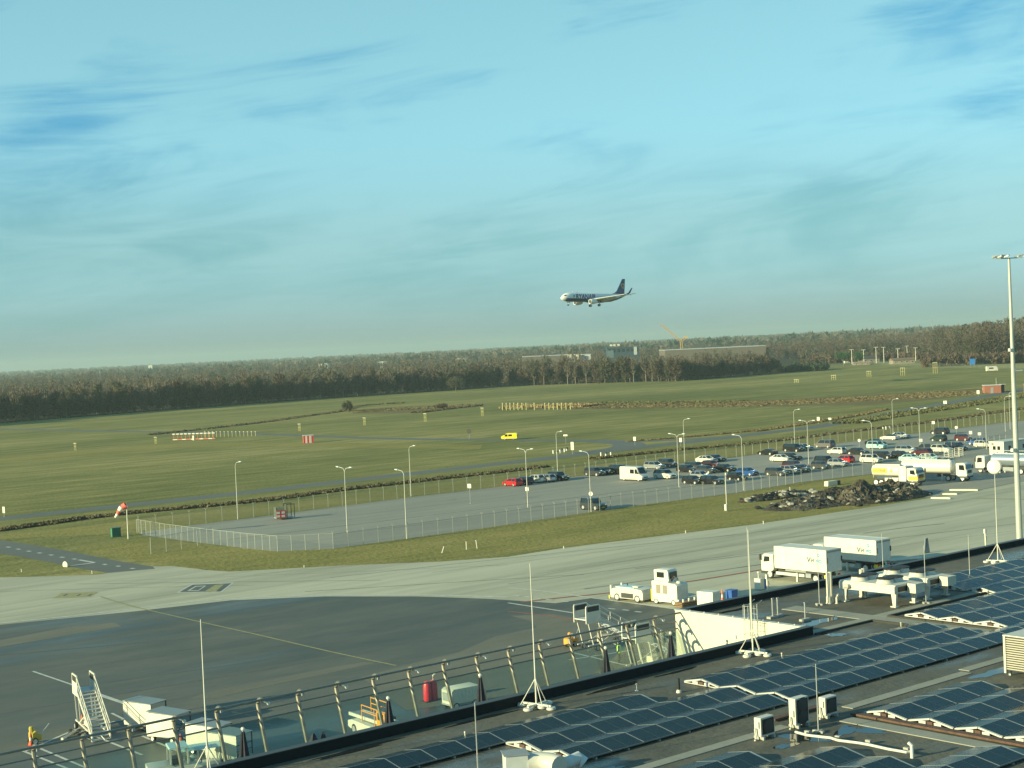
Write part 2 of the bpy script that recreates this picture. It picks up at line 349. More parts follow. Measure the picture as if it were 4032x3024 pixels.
sheet('heath_strip', [(2080, 1588), (2330, 1582), (2650, 1580), (3000, 1576), (3300, 1560), (3600, 1545), (3840, 1530), (3900, 1540), (3700, 1572), (3400, 1596), (3000, 1602), (2700, 1606), (2330, 1612), (2080, 1612)], .006, heath)
sheet('reed_strip', [(1385, 1628), (1420, 1612), (1560, 1602), (1830, 1592), (1900, 1598), (1720, 1618), (1560, 1628)], .006, heath)
sheet('verge_strip', [(0, 2110), (300, 2075), (547, 2045), (938, 1995), (1616, 1915), (2000, 1870), (2223, 1845), (2695, 1788), (3207, 1722), (3565, 1675), (3820, 1640), (4300, 1580), (4300, 1625), (3820, 1680), (3565, 1712), (3207, 1757), (2695, 1823), (2000, 1913), (1616, 1958), (938, 2046), (547, 2098), (0, 2122)], .005, grass2)
sheet('verge_front', [(590, 2120), (976, 2162), (1094, 2173), (1313, 2162), (1900, 2082), (2447, 2000), (2900, 1942), (3156, 1900), (3437, 1868), (3520, 1937), (3463, 1990), (2950, 2066), (2223, 2155), (1745, 2209), (904, 2249), (678, 2227), (430, 2190), (300, 2160)], .005, grass2)
# rough reeds standing in the ditches (nobody could count them)
def tufts(name, line, wd, n, h, m, label, hv=.4):
    P = smooth_line([G(*p) for p in line], 3.0); seg = len(P)-1
    k = nr.integers(0, seg, n); t = nr.random(n); a = np.array([(p.x, p.y) for p in P])
    c = a[k]*(1-t)[:, None]+a[k+1]*t[:, None]; off = (nr.random(n)-.5)*wd
    d = a[k+1]-a[k]; d /= np.linalg.norm(d, axis=1)[:, None]; c[:, 0] += -d[:, 1]*off; c[:, 1] += d[:, 0]*off
    hh = h*(1+hv*nr.standard_normal(n)); hh = np.clip(hh, .15, None); ang = nr.random(n)*math.pi; ww = .25+.5*nr.random(n)
    lean = nr.standard_normal((n, 2))*.25
    v = np.zeros((n, 3, 3)); v[:, 0, 0] = c[:, 0]-np.cos(ang)*ww; v[:, 0, 1] = c[:, 1]-np.sin(ang)*ww
    v[:, 1, 0] = c[:, 0]+np.cos(ang)*ww; v[:, 1, 1] = c[:, 1]+np.sin(ang)*ww; v[:, 2, :2] = c+lean; v[:, 2, 2] = hh
    me = bpy.data.meshes.new(name); me.from_pydata(v.reshape(-1, 3).tolist(), [], np.arange(n*3).reshape(-1, 3).tolist()); me.materials.append(m)
    return tag(ob(name, me), label, None, None, 'stuff')
reedm = mat('dark_reeds', (.095, .08, .046), .95, var=.5, scale=.5)
reedb = mat('brown_reeds', (.145, .118, .06), .95, var=.4, scale=.4)
ditch = [(-300, 2125), (0, 2089), (452, 2028), (1000, 1976), (1347, 1930), (2000, 1856), (2138, 1838)]
ditch2 = [(2330, 1808), (2646, 1775), (3000, 1742), (3420, 1691), (3700, 1657), (4032, 1608), (4300, 1570)]
ditchm = mat('ditch_mud', (.055, .05, .032), .9, var=.3)
for k, dl in enumerate((ditch, ditch2)):
    strip('ditch', dl, 2.6, .010, ditchm)
    tufts('ditch_reeds', dl, 3.4, 11000, .30, reedm, 'dark reeds growing along the ditch behind the car park')
tufts('ditch_reeds', [(600, 1712), (1000, 1668), (1200, 1640), (1348, 1619), (1425, 1598), (1590, 1587)], 4, 5000, .4, reedm, 'dark reeds in the narrow field ditch by the lone bush')
tufts('rough_vegetation', [(1385, 1622), (1560, 1612), (1880, 1596)], 22, 5000, .35, reedb, 'brown rough growth on the field beside the ditch')
tufts('rough_vegetation', [(1640, 1626), (1800, 1606), (1880, 1598)], 6, 2500, .5, reedm, 'dark rough growth at the bend of the field track')
tufts('rough_vegetation', [(2000, 1606), (2330, 1600)], 14, 6000, .8, mat('straw_reeds', (.26, .20, .10), .95, var=.3, scale=.3), 'straw coloured reed bed behind the row of posts')
tufts('rough_vegetation', [(2340, 1597), (2650, 1594), (3000, 1590), (3300, 1575), (3600, 1560), (3830, 1540)], 38, 16000, .22, reedb, 'brown heather strip across the far field')
tufts('rough_vegetation', [(2340, 1588), (2650, 1586), (2900, 1582)], 20, 4000, .35, mat('olive_scrub', (.10, .10, .045), .95, var=.4, scale=.3), 'olive scrub on the far field')
tufts('rough_vegetation', [(3330, 1668), (3600, 1625), (3800, 1596), (4100, 1545)], 9, 8000, .45, mat('olive_scrub', (.1, .1, .04)), 'dark scrub bank beside the perimeter road')
tufts('rough_vegetation', [(2960, 1700), (3150, 1672), (3350, 1640), (3480, 1612)], 3.5, 5000, .3, reedb, 'brown rough edge of the perimeter road')
tufts('rough_vegetation', [(2470, 1740), (2700, 1722), (3000, 1694)], 2.0, 2600, .22, reedb, 'thin dark rough edge along the field road')
# painted markings
def mark(name, pts, z, m): return sheet(name, pts, z, m)
mark('yellow_marking', [(205, 2357), (228, 2345), (240, 2336), (390, 2331), (355, 2351)], .022, yellowline)
for x in (255, 308, 352): mark('marking_letter', [(x-10, 2347), (x+6, 2339), (x+14, 2339), (x+2, 2347)], .028, roadm)
mark('dark_marking', [(695, 2334), (757, 2300), (922, 2294), (875, 2332)], .022, whiteline)
mark('dark_marking_fill', [(706, 2332), (758, 2303), (912, 2297), (868, 2330)], .026, standm)
mark('marking_panel', [(738, 2327), (770, 2308), (812, 2307), (782, 2327)], .030, whiteline)
mark('marking_panel_fill', [(748, 2325), (772, 2311), (804, 2309), (780, 2325)], .034, standm)
mark('marking_panel', [(806, 2329), (848, 2304), (882, 2301), (850, 2330)], .030, yellowline)
strip('yellow_line', [(395, 2350), (505, 2384), (700, 2430), (1000, 2497), (1300, 2567), (1560, 2622)], .22, .040, yellowline)
strip('white_line', [(0, 2455), (300, 2424), (560, 2394), (800, 2366), (1200, 2345), (1640, 2343), (2000, 2352)], .45, .030, whiteline)
strip('white_line', [(2000, 2375), (2260, 2415)], .3, .040, whiteline)
strip('white_line', [(2000, 2315), (2150, 2330), (2330, 2355), (2480, 2375), (2665, 2400)], .35, .040, whiteline)
strip('red_line', [(2050, 2372), (2250, 2350), (2400, 2335), (2750, 2285), (3050, 2235)], .5, .032, redline)
strip('red_line', [(2000, 2408), (2150, 2425), (2320, 2450)], .3, .040, redline)
for x, y in ((2020, 2345), (2065, 2350), (2105, 2356), (2150, 2361), (2210, 2368), (2395, 2397), (2450, 2402), (2500, 2409)):
    strip('dash_line', [(x, y), (x+26, y+3)], .35, .042, whiteline)
for a, b in (((280, 2880), (510, 2830)), ((100, 2960), (330, 2860)), ((320, 2880), (560, 2975)), ((160, 2950), (420, 3060)), ((80, 2955), (270, 3030)), ((440, 2810), (620, 2900)), ((390, 2740), (510, 2780)), ((130, 2645), (510, 2775)), ((560, 2900), (700, 2960)), ((2240, 2600), (2500, 2560)), ((2250, 2570), (2480, 2625))):
    strip('stand_line', [a, b], .22, .044, whiteline)
for i, (x, y) in enumerate(((33, 2155), (72, 2163), (113, 2171), (156, 2178), (201, 2186), (244, 2195), (293, 2202), (412, 2223), (465, 2230), (521, 2239))):
    strip('dash_line', [(x-6, y-1), (x+7, y+1)], .5, .030, whiteline)
strip('white_line', [(278, 2229), (372, 2216)], .5, .030, whiteline); strip('white_line', [(310, 2205), (372, 2216)], .5, .034, whiteline)
seamm = mat('pavement_seam', (.16, .16, .13), .85, var=.35, scale=.4); seamb = mat('brown_seam', (.17, .145, .12), .85, var=.3, scale=.4); tyrem = mat('tyre_rubber_mark', (.20, .20, .17), .85, var=.3, scale=.3)
for (a, b, wd) in (((1000, 2262), (2600, 2125), .12), ((1300, 2275), (2900, 2105), .3), ((1700, 2255), (3500, 2030), .12), ((2100, 2262), (3900, 2010), .12), ((2500, 2240), (4000, 2062), .35), ((2900, 2235), (4030, 2085), .12), ((2000, 2300), (3050, 2168), .2), ((2300, 2320), (3060, 2215), .5), ((0, 2330), (1000, 2305), .15), ((300, 2300), (1500, 2285), .2), ((3400, 2100), (3720, 2062), .5), ((3000, 2130), (3300, 2095), .25), ((1200, 2330), (2300, 2262), .25), ((400, 2290), (2000, 2225), .12)):
    strip('pavement_seam', [a, ((a[0]+b[0])/2, (a[1]+b[1])/2+rng.uniform(-3, 3)), b], wd, .018, seamm if wd < .3 else tyrem)
for (a, b, wd) in (((900, 2125), (3000, 1868), .5), ((1250, 2062), (3300, 1800), .3), ((1500, 2085), (3150, 1880), .25), ((1000, 2075), (2400, 1905), .2)): strip('pavement_seam', [a, ((a[0]+b[0])/2, (a[1]+b[1])/2+2), b], wd, .014, seamb)
for (a, b, wd) in (((-100, 2590), (2050, 2400), .25), ((-100, 2680), (1700, 2445), .18), ((200, 2720), (1900, 2480), .18), ((-100, 2830), (1500, 2560), .25), ((500, 2790), (1750, 2560), .18)): strip('pavement_seam', [a, b], wd, .028, mat('stand_seam', (.07, .075, .07), .7, var=.3, scale=.4))
strip('yellow_line', [(3840, 1962), (4080, 1968)], .8, .030, yellowline)
strip('white_line', [(3900, 1990), (3960, 1985)], .3, .030, whiteline)
# ------------------------------------------------------------------ terminal building and its roof
roofm = layered('roof_membrane', ((.062, .062, .052), (.105, .100, .078), (.165, .152, .115)), .8, coarse=.25, fine=1.6, stretch=(.55, 1, 1), rot=0, bump=.15, bscale=4, spec=.35, wet=(.18, .50, .66, .22))
roofstrip = layered('roof_walkway_felt', ((.22, .225, .20), (.28, .28, .24), (.33, .325, .28)), .9, coarse=.6, fine=4, rot=0, spec=.2)
parm = mat('black_parapet_membrane', (.012, .014, .016), .75, spec=.2)
coping = mat('parapet_coping', (.05, .055, .055), .5)
puddle = mat('puddle_water', (.02, .025, .028), .06, spec=.6)
bld = thing('terminal_building', 'flat roofed terminal building with dark parapet and roof terrace in the foreground', 'building', O_, EA)
UE, VE = 110, -52
m = MB(); m.bx(0, UE, VE, 0, 0, ZR-.01); m.bx(-UE, 0, VE, -9.17, 0, ZR-.01); m.bx(-UE, -.001, -9.169, .1, 0, 7.25); m.build('wall', lgrey, bld)
me = bpy.data.meshes.new('roof'); me.from_pydata([(-UE, VE, 0), (UE, VE, 0), (UE, 0, 0), (0, 0, 0), (0, -9.17, 0), (-UE, -9.17, 0)], [], [(0, 1, 2, 3, 4, 5)]); me.materials.append(roofm); ob('roof', me, bld, (0, 0, ZR))
for u0, u1 in ((-UE, -52), (-51.98, -21), (-20.98, -8.8), (-8.78, .25)):
    o = MB().bx(u0, u1, -9.36, -9.02, ZR-.1, ZR+.42).build('parapet', parm, bld); MB().bx(u0, u1, -9.39, -8.99, ZR+.42, ZR+.45).build('coping', coping, o)
for u0, u1 in ((.27, 30), (30.02, UE)):
    o = MB().bx(u0, u1, -.16, .16, ZR-.1, ZR+.36).build('parapet', parm, bld); MB().bx(u0, u1, -.19, .19, ZR+.36, ZR+.39).build('coping', coping, o)
tw = MB().bx(-.12, .14, -9.0, .02, 7.3, ZR+.40).build('terrace_wall', cream, bld)
MB().bx(-.16, .2, -9.0, .06, ZR+.40, ZR+.43).build('coping', offwhite, tw)
for k in range(8): MB().box((0.02, -1-k*1.05, ZR+.46), (.05, .05, .06)).build('coping_clip', lgrey, tw)
MB().box((-.16, -4.3, 9.9), (.08, .3, .2)).build('wall_bracket', lgrey, tw)
MB().bx(-UE, -.13, -9.0, .2, 7.25, 7.3).build('terrace_floor', concrete, bld)
for nm, a in (('walkway', (-30, -15.25, -20.75, -20.2)), ('walkway', (-11.3, -2.8, -20.72, -20.16)), ('walkway', (-2.45, 14, -20.35, -19.8)), ('walkway', (-13.3, -12.5, -30, -21.6)), ('walkway', (5.1, 6.4, -34, -3.2)), ('walkway', (6.42, 18, -9.35, -8.5)), ('walkway', (.3, 5.08, -9.35, -8.6)), ('walkway', (-30, -20, -29, -28.4))):
    MB().bx(*a, ZR, ZR+.03).build(nm, roofstrip, bld)
kerb = mat('roof_kerb', (.035, .035, .03), .8)
MB().bx(4.95, 5.08, -34, -9.4, ZR, ZR+.10).build('roof_kerb', kerb, bld); MB().bx(6.42, 6.55, -34, -9.4, ZR, ZR+.12).build('roof_kerb', kerb, bld)
MB().bx(.3, 4.94, -9.52, -9.4, ZR, ZR+.10).build('roof_kerb', kerb, bld); MB().bx(6.56, 18, -9.5, -9.38, ZR, ZR+.12).build('roof_kerb', kerb, bld)
rust = mat('rusty_tray', (.10, .055, .04), .85, var=.3, scale=5)
MB().bx(-12.35, -12.0, -30, -21.4, ZR+.05, ZR+.13).build('cable_tray', rust, bld); MB().bx(-15.0, -11.4, -19.75, -19.45, ZR+.05, ZR+.13).build('cable_tray', rust, bld)
def blob(u, v, a, b, rot, seed, z=ZR+.006):
    r = random.Random(seed); n = 26; ph = [r.random()*6.28 for _ in range(4)]; vs = []
    for k in range(n):
        t = 2*math.pi*k/n; q = 1+.22*math.sin(2*t+ph[0])+.16*math.sin(3*t+ph[1])+.12*math.sin(5*t+ph[2])+.08*math.sin(7*t+ph[3])
        x, y = a*q*math.cos(t), b*q*math.sin(t); vs.append((u+x*math.cos(rot)-y*math.sin(rot), v+x*math.sin(rot)+y*math.cos(rot), 0))
    me = bpy.data.meshes.new('puddle'); me.from_pydata(vs, [], [tuple(range(n))]); me.materials.append(puddle)
    ob('puddle', me, bld, (0, 0, z))
for i, a in enumerate(((-14.5, -10.1, 1.8, .22, .0), (-10.4, -10.0, 1.2, .18, .0), (-28.5, -10.0, 2.0, .25, .0), (-22, -9.9, 1.6, .2, 0), (3.5, -1.2, 1.2, .25, 0), (-16.2, -22.2, .55, .9, .2), (-14.4, -22.7, 1.0, .28, .3), (-13.7, -23.4, .4, .7, .1), (-2.1, -21.3, 1.3, .4, 0), (-17.5, -22.4, .6, .25, 0), (.9, -10.2, .5, .5, 0), (3.0, -7.3, 1.6, .5, .2), (10.5, -9.0, 1.8, .3, 0), (-25, -19.6, 1.4, .3, 0))): blob(*a, i, ZR+.006+i*.0004)
# glazed terrace railing
#
rl = thing('terrace_railing', 'glazed terrace railing with curved steel posts along the apron edge', 'railing', O_, EA)
postm = mat('railing_steel', (.19, .18, .15), .4, .4, var=.15, scale=3)
glassm = sheer('railing_glass', (.18, .23, .23), .07, gloss=.30, tintc=(.86, .93, .90))
prof = [(-.92, 7.3), (-.40, 9.0), (-.10, 9.98), (.04, 10.42), (.06, 10.56), (.01, 10.70), (-.11, 10.79), (-.25, 10.80), (-.36, 10.74)]
m = MB(); m.tube([(0, a, b) for a, b in prof], .092, 8); pme = m.mesh('post', postm, True)
US = [.3-2.09*k for k in range(24)]
for k, u in enumerate(US):
    p = ob('post', pme, rl, (u, 0, 0))
    if k % 2 == 1:
        q = MB(); q.tube([(0, -.33, 10.73), (.16, -.42, 10.66)], .025, 5); q.sphere((.24, -.46, 10.6), .085, 8); q.build('floodlight', offwhite, rl, True, (u, 0, 0))
    else: MB().box((0.02, -.36, 10.68), (.12, .07, .16)).build('bracket', mgrey, rl, False, (u, 0, 0))
ua, ub = US[-1]-1, .2
for a, b, r in ((-.38, 10.80, .055), (.0, 10.27, .035), (-.11, 9.9, .04)):
    MB().tube([(ua, a, b), (ub, a, b)], r, 6).build('rail', postm, rl)
m = MB(); m.bx(-1.0, 1.0, -.012, .012, -1.35, 1.35)
gm = m.mesh('glass_pane', glassm)
for k in range(len(US)-1):
    o = ob('glass_pane', gm, rl, ((US[k]+US[k+1])/2, -.42, 8.55)); o.rotation_euler = (rad(-17.2), 0, 0)
# closed parasols on the terrace
navy = mat('navy_canvas', (.014, .018, .032), .8, var=.3, scale=5, bump=.4)
def GV(px, py, v):
    d = RM @ Vector(((px-2016)/FPX, -(py-1512)/FPX, -1)); c = Vector((0, 0, HCAM)); t = (v-(c-O_).dot(n_))/d.dot(n_); return c+d*t
pos = [(956, 2872, 'parasol next to the white baggage carts'), (1528, 2750, 'parasol in front of the orange railed belt loader'), (1890, 2660, 'parasol beside the white power unit'), (2384, 2552, 'parasol left of the worker in the yellow vest'), (2640, 2494, 'parasol beside the terrace wall')]
for i, (x, y, l) in enumerate(pos):
    p = GV(x, y, -3.0); h = p.z-7.3
    t = thing('closed_parasol', 'closed dark navy '+l, 'parasol', (p.x, p.y, 7.3), i*.7, 'closed parasols on the terrace')
    m = MB(); secs = []
    for zz_, r in ((.75, .27), (1.0, .30), (1.5, .26), (2.0, .17), (h-.1, .06)):
        secs.append([(r*(1+(.32 if k % 2 else -.12))*math.cos(6.283*k/16), r*(1+(.32 if k % 2 else -.12))*math.sin(6.283*k/16), zz_) for k in range(16)])
    m.loft(secs); m.build('canopy', navy, t)
    MB().tube([(0, 0, .05), (0, 0, h)], .03, 6).build('pole', mgrey, t); MB().sphere((0, 0, h+.02), .085, 8).build('finial', white, t); MB().lathe([(.3, 0), (.3, .06), (.1, .1)], 10).build('base', mgrey, t)
for i, (x, y, l) in enumerate(((1234, 2888, 'left of the pair'), (1272, 2880, 'right of the pair'))):
    p = GV(x, y, -4.5); t = thing('covered_chair_stack', 'low dark covered chair stack on the terrace, '+l, 'chair stack', (p.x, p.y, 7.3), EA+i, 'covered chair stacks')
    h = p.z-7.3; MB().loft([[(a*k, b*k, z) for a, b in ((-.3, -.25), (.3, -.25), (.3, .25), (-.3, .25))] for z, k in ((.02, 1.0), (h*.6, .95), (h*.85, .6), (h, .15))]).build('cover', navy, t); MB().bx(-.28, .28, -.22, .22, 0, .02).build('base', dark, t)
# ------------------------------------------------------------------ solar rows
pvm = mat('solar_cells', (.011, .022, .028), .22, var=.3, scale=.6, spec=.15)
alu = mat('aluminium_frame', (.62, .63, .61), .4, .5)
frame_m = mat('panel_frame', (.24, .26, .26), .45, .3)
SL = math.atan2(.20, 1.02); PLEN = math.hypot(1.02, .20)
ML = 1.68
m = MB(); m.cm = 0; m.bx(.012, ML-.012, -PLEN+.012, -.012, -.012, .022); m.cm = 1
m.bx(0, .022, -PLEN, 0, -.03, .028); m.bx(ML-.022, ML, -PLEN, 0, -.03, .028); m.bx(.022, ML-.022, -PLEN, -PLEN+.012, -.03, .024); m.bx(.022, ML-.022, -.012, 0, -.03, .024); m.cm = 2; m.bx(ML/2-.006, ML/2+.006, -PLEN+.02, -.02, .02, .0235)
panel_me = m.mesh('solar_panel', [pvm, frame_m, mat('cell_gap', (.05, .07, .09), .3)])
def tri_end(): 
    m = MB(); m.bar((0, -1.03, .09), (0, -.02, .30), .06); m.bar((0, .02, .30), (0, 1.03, .09), .06); m.bar((0, -1.05, .05), (0, 1.05, .05), .05, .04)
    m.box((0, -.35, .12), (.10, .32, .14)); m.box((0, .35, .12), (.10, .32, .14)); return m.mesh('end_frame', alu)
end_me = tri_end(); bal_me = MB().box((0, 0, .12), (.12, .26, .13)).mesh('ballast_box', mat('ballast_dark', (.09, .05, .04), .8))
foot_me = MB().bx(-.03, .03, -1.04, 1.04, 0, .06).mesh('support_rail', greym)
nrow = 0
def solar(u0, u1, v, label):
    t = thing('solar_row', label, 'solar panels', W(u0, v, ZR), EA, 'solar rows on the terminal roof')
    n = round((u1-u0)/ML)
    for k in range(n):
        a = ob('solar_panel', panel_me, t, (k*ML, 0, .31)); a.rotation_euler = (SL, 0, 0)
        b = ob('solar_panel', panel_me, t, ((k+1)*ML, 0, .31)); b.rotation_euler = (SL, 0, math.pi)
        ob('support_rail', foot_me, t, ((k+.5)*ML, 0, 0))
    for x in (-.04, n*ML+.04):
        ob('end_frame', end_me, t, (x, 0, 0)); ob('ballast_box', bal_me, t, (x, 0, .02))
V0 = -12.98; PT = 2.11
solar(-34.3, -15.82, V0, 'solar row closest to the terrace parapet, running in from the bottom edge')
solar(-11.95, 4.85, V0, 'solar row behind the black vent pipe, first of the long middle block')
solar(-24.2, -12.44, V0-PT, 'middle solar row of the left block with its white end frame showing')
solar(-11.95, 4.85, V0-PT, 'second solar row of the long middle block')
solar(-24.2, -12.44, V0-2*PT, 'nearest solar row of the left block above the grey duct')
solar(-11.95, 9.9, V0-2*PT, 'third and nearest solar row of the long middle block')
for k, l in enumerate(('first', 'second', 'third', 'fourth', 'fifth')): solar(7.15, 24+k, -11.08-k*PT, l+' solar row of the upper right block counted from the white dry coolers')
for k, (u, l) in enumerate(((16.5, 'farthest'), (15.75, 'middle'), (15.75, 'nearest'))): solar(u, u+18.5, -4.86-k*2.09, l+' solar row of the small far right block beside the dry coolers')
F0 = -22.68
for k, (u1, l) in enumerate(((-5.0, 'farthest'), (-3.3, 'second'), (-3.3, 'third'), (-3.3, 'fourth'))): solar(-11.75, u1, F0-k*2.13, l+' solar row of the lower right block beside the rusty cable tray')
for k, (u0, u1, l) in enumerate(((-30, -19.2, 'leftmost'), (-29, -17.4, 'second'), (-29, -17.3, 'third'))): solar(u0, u1, F0-k*2.12, l+' of the dark solar rows cut by the bottom edge below the condensers')
solar(-22, -13.9, F0-3*2.13, 'solar row in the bottom right corner below the white pipe end')
# ------------------------------------------------------------------ roof equipment
def rod(bx, by, tx, ty, label, r=.018, z=ZR):
    p = G(bx, by, z); h = GY(tx, ty, p.y).z-z
    t = thing('lightning_rod', label, 'lightning rod', p, EA, 'lightning rods on the roof')
    MB().tube([(0, 0, .05), (0, 0, h*.5), (0, 0, h)], [r*1.5, r*1.2, r], 6).build('rod', greym, t)
    m = MB(); m.box((0, 0, .05), (.5, .12, .08)); m.box((0, 0, .05), (.12, .5, .081)); m.build('base', concrete, t)
rod(3223, 2885, 3213, 2614, 'thin lightning rod standing among the three condensers')
rod(1884, 3080, 1873, 2765, 'thin lightning rod at the bottom edge left of the grey duct')
rod(3227, 2383, 3217, 2168, 'thin lightning rod in front of the nearer delivery truck')
rod(3478, 2258, 3468, 2101, 'thin lightning rod in front of the rear delivery truck')
rod(3647, 2377, 3636, 2147, 'thin lightning rod at the corner of the dry coolers')
rod(3819, 2275, 3806, 2106, 'thin lightning rod among the far right solar rows')
rod(2962, 2560, 2950, 2075, 'tall thin lightning rod beside the ladder', .02)
def mast(bx, by, h, label, ball=False):
    p = G(bx, by, ZR)
    t = thing('lightning_mast', label, 'lightning mast', p, EA+.2, 'tripod lightning masts on the roof')
    MB().tube([(0, 0, .1), (0, 0, 1.3), (0, 0, h)], [.042, .036, .018], 8).build('pole', offwhite, t)
    for a in (0, 2.094, 4.189):
        x, y = .68*math.cos(a), .68*math.sin(a)
        MB().tube([(x, y, .16), (0, 0, 1.28)], .02, 6).build('strut', offwhite, t)
    m = MB(); m.bar((0, -.78, .17), (0, .78, .17), .09, .07); m.bar((-.6, 0, .16), (.75, 0, .16), .08, .06); m.build('cross_bar', white, t)
    fm = MB().lathe([(.17, 0), (.21, .04), (.18, .13)], 12).mesh('foot', offwhite, True)
    for y in (-.78, -.27, .27, .78): ob('foot', fm, t, (0, y, 0))
    for x in (-.6, .45, .8): ob('foot', fm, t, (x, 0, 0))
    return t
mast(2113, 2788, 6.2, 'white tripod lightning mast at the middle of the parapet')
mast(2966, 2580, 6.1, 'white tripod lightning mast in front of the cream terrace wall')
t = mast(3930, 2218, 5.9, 'white tripod mast with a round white head at the right edge')
m = MB(); m.lathe([(.01, -.10), (.3, -.09), (.46, -.02), (.48, .04), (.42, .12), (.2, .17), (.01, .18)], 18); o = m.build('round_head', white, t, True, (0, 0, 6.25)); o.rotation_euler = (rad(80), 0, rad(-45)-EA)
mast(822, 3070, 5.95, 'white tripod lightning mast at the bottom left')
# outdoor condensers
fan_m = mat('fan_grille', (.02, .022, .024), .5, .2)
def condenser(px, py, wd, hh, label):
    t = thing('condenser_unit', label, 'air conditioner', G(px, py, ZR), EA+math.pi, 'outdoor condensers on the roof')
    o = MB().prism([(-.17, .12), (.17, .12), (.17, .12+hh), (-.17, .12+hh)], -wd/2, wd/2, .02, .03).build('casing', offwhite, t)
    o.rotation_euler = (0, 0, math.pi/2)
    MB().bx(-wd/2+.06, wd/2-.06, .172, .19, .2, .06+hh).build('grille', fan_m, t)
    n = 2 if hh > 1 else 1
    for k in range(n):
        f = MB().lathe([(.26, 0), (.28, .02), (.05, .03)], 14, (0, 0, 0), 'Y').build('fan', dark, t, False, (0, .19, .12+hh*(k+.5)/n))
    for x in (-wd/2+.1, wd/2-.1): MB().bx(x-.05, x+.05, -.25, .25, 0, .12).build('foot', concrete, t)
    MB().tube([(wd/2+.02, -.05, .5), (wd/2+.1, -.05, .4), (wd/2+.1, 0, .05), (wd/2+.3, .1, .05)], .035, 6).build('pipe', offwhite, t)
    MB().bx(wd/2, wd/2+.06, -.1, .1, .45, .7).build('valve_cover', offwhite, t)
condenser(3012, 2905, .8, .72, 'smallest condenser left of the other two on the wet roof')
condenser(3148, 2860, .8, 1.05, 'tall condenser in the middle of the three')
condenser(3262, 2822, .75, .72, 'condenser behind the thin rod, rightmost of the three')
# insulated pipe run on the roof
pp = [(3132, 2882), (3180, 2895), (3270, 2905), (3300, 2915), (3380, 2925), (3420, 2932), (3500, 2950), (3570, 2962), (3592, 2958)]
t = thing('pipe_run', 'white insulated pipe run snaking over the wet roof', 'pipe', (0, 0, ZR))
MB().tube([(G(*p, ZR+.22).x, G(*p, ZR+.22).y, .22) for p in pp], .05, 7).build('pipe', white, t, True)
for q in pp[1::2]: a = G(*q, ZR); MB().box((a.x, a.y, .09), (.12, .22, .18), EA).build('support', concrete, t)
a = G(3592, 2985, ZR); MB().tube([(a.x, a.y, 0), (a.x, a.y, .45), (a.x-.1, a.y+.08, .55)], .07, 8).build('end_stack', lgrey, t)
# dry coolers with fans
fan_ring = MB().lathe([(.44, 0), (.50, .02), (.48, .07), (.30, .09), (.06, .10)], 14).mesh('fan_guard', mat('fan_guard_black', (.022, .02, .018), .6))
shroud = MB().lathe([(.52, 0), (.47, .06), (.44, .22)], 16).mesh('fan_shroud', offwhite, True)
def cooler(u, label, v0=-8.0, v1=-4.15):
    t = thing('dry_cooler', label, 'dry cooler', W(u, v0, ZR), EA, 'dry coolers on the roof')
    L = v1-v0; wd = 1.95
    MB().prism([(-.12, .75), (wd+.12, .75), (wd+.12, 1.12), (wd, 1.22), (0, 1.22), (-.12, 1.12)], 0, L, .02, .03).build('casing', offwhite, t)
    MB().bx(.2, wd-.2, -.012, 0, .82, 1.1).build('end_opening', fan_m, t)
    for x in (.08, wd-.08):
        for y in (.15, L-.3):
            MB().loft([[(x-a, y-b, z), (x+a, y-b, z), (x+a, y+b, z), (x-a, y+b, z)] for z, a, b in ((.06, .07, .09), (.75, .09, .17))]).build('leg', offwhite, t); MB().bx(x-.18, x+.18, y-.18, y+.18, 0, .06).build('foot_plate', offwhite, t)
    for i in range(2):
        for j in range(2):
            x, y = wd*(.27+.46*i), L*(.28+.46*j)
            s_ = ob('fan_shroud', shroud, t, (x, y, 1.22)); ob('fan_guard', fan_ring, s_, (0, 0, .21))
    b = MB().prism([(wd*.5, .70), (wd*.5+.85, .70), (wd*.5+.85, 1.22), (wd*.5, 1.22)], -.62, -.06, .015, .02).build('control_box', cream, t)
    MB().tube([(-.14, L*.8, .95), (-.3, L*.8, .95), (-.42, L*.85, .95)], .12, 8).build('header_pipe', offwhite, t)
cooler(9.15, 'nearer white dry cooler with black fans beside the twin pipes')
cooler(12.2, 'farther white dry cooler with black fans beside the solar panels')
def pipes(px, py, label, h=1.7, s=1):
    t = thing('riser_pipes', label, 'pipes', G(px, py, ZR), EA, 'riser pipe pairs by the dry coolers')
    for x in (-.15, .15):
        MB().tube([(x*1.3, x*.5, 0), (x*1.3, x*.5, .35), (x*1.3, x*.5, .45), (x*1.3, x*.5, h)], [.14, .14, .11, .11], 10).build('pipe', cream, t, True)
        MB().lathe([(.17, 0), (.17, .05), (.13, .08)], 10, (x*1.3, x*.5, 0)).build('collar', offwhite, t)
pipes(3268, 2374, 'pair of tall cream riser pipes in front of the delivery truck', 1.75)
pipes(3398, 2348, 'shorter pair of cream riser pipes seen beyond the dry cooler', 1.6)
t = thing('vent_gooseneck', 'small white gooseneck pipe beside the twin riser pipes', 'vent', G(3295, 2376, ZR), EA)
MB().tube([(0, 0, 0), (0, 0, .35), (.05, 0, .45), (.15, 0, .48), (.22, 0, .42)], .06, 8).build('pipe', white, t, True); MB().lathe([(.1, 0), (.1, .03)], 10).build('flange', offwhite, t)
t = thing('vent_pipe', 'short black vent pipe with white collar in front of the solar rows', 'vent', G(2673, 2727, ZR), EA)
MB().tube([(0, 0, .1), (0, 0, .62)], .065, 10).build('pipe', black, t, True); MB().lathe([(.12, 0), (.10, .09), (.07, .13)], 10).build('collar', white, t, True)
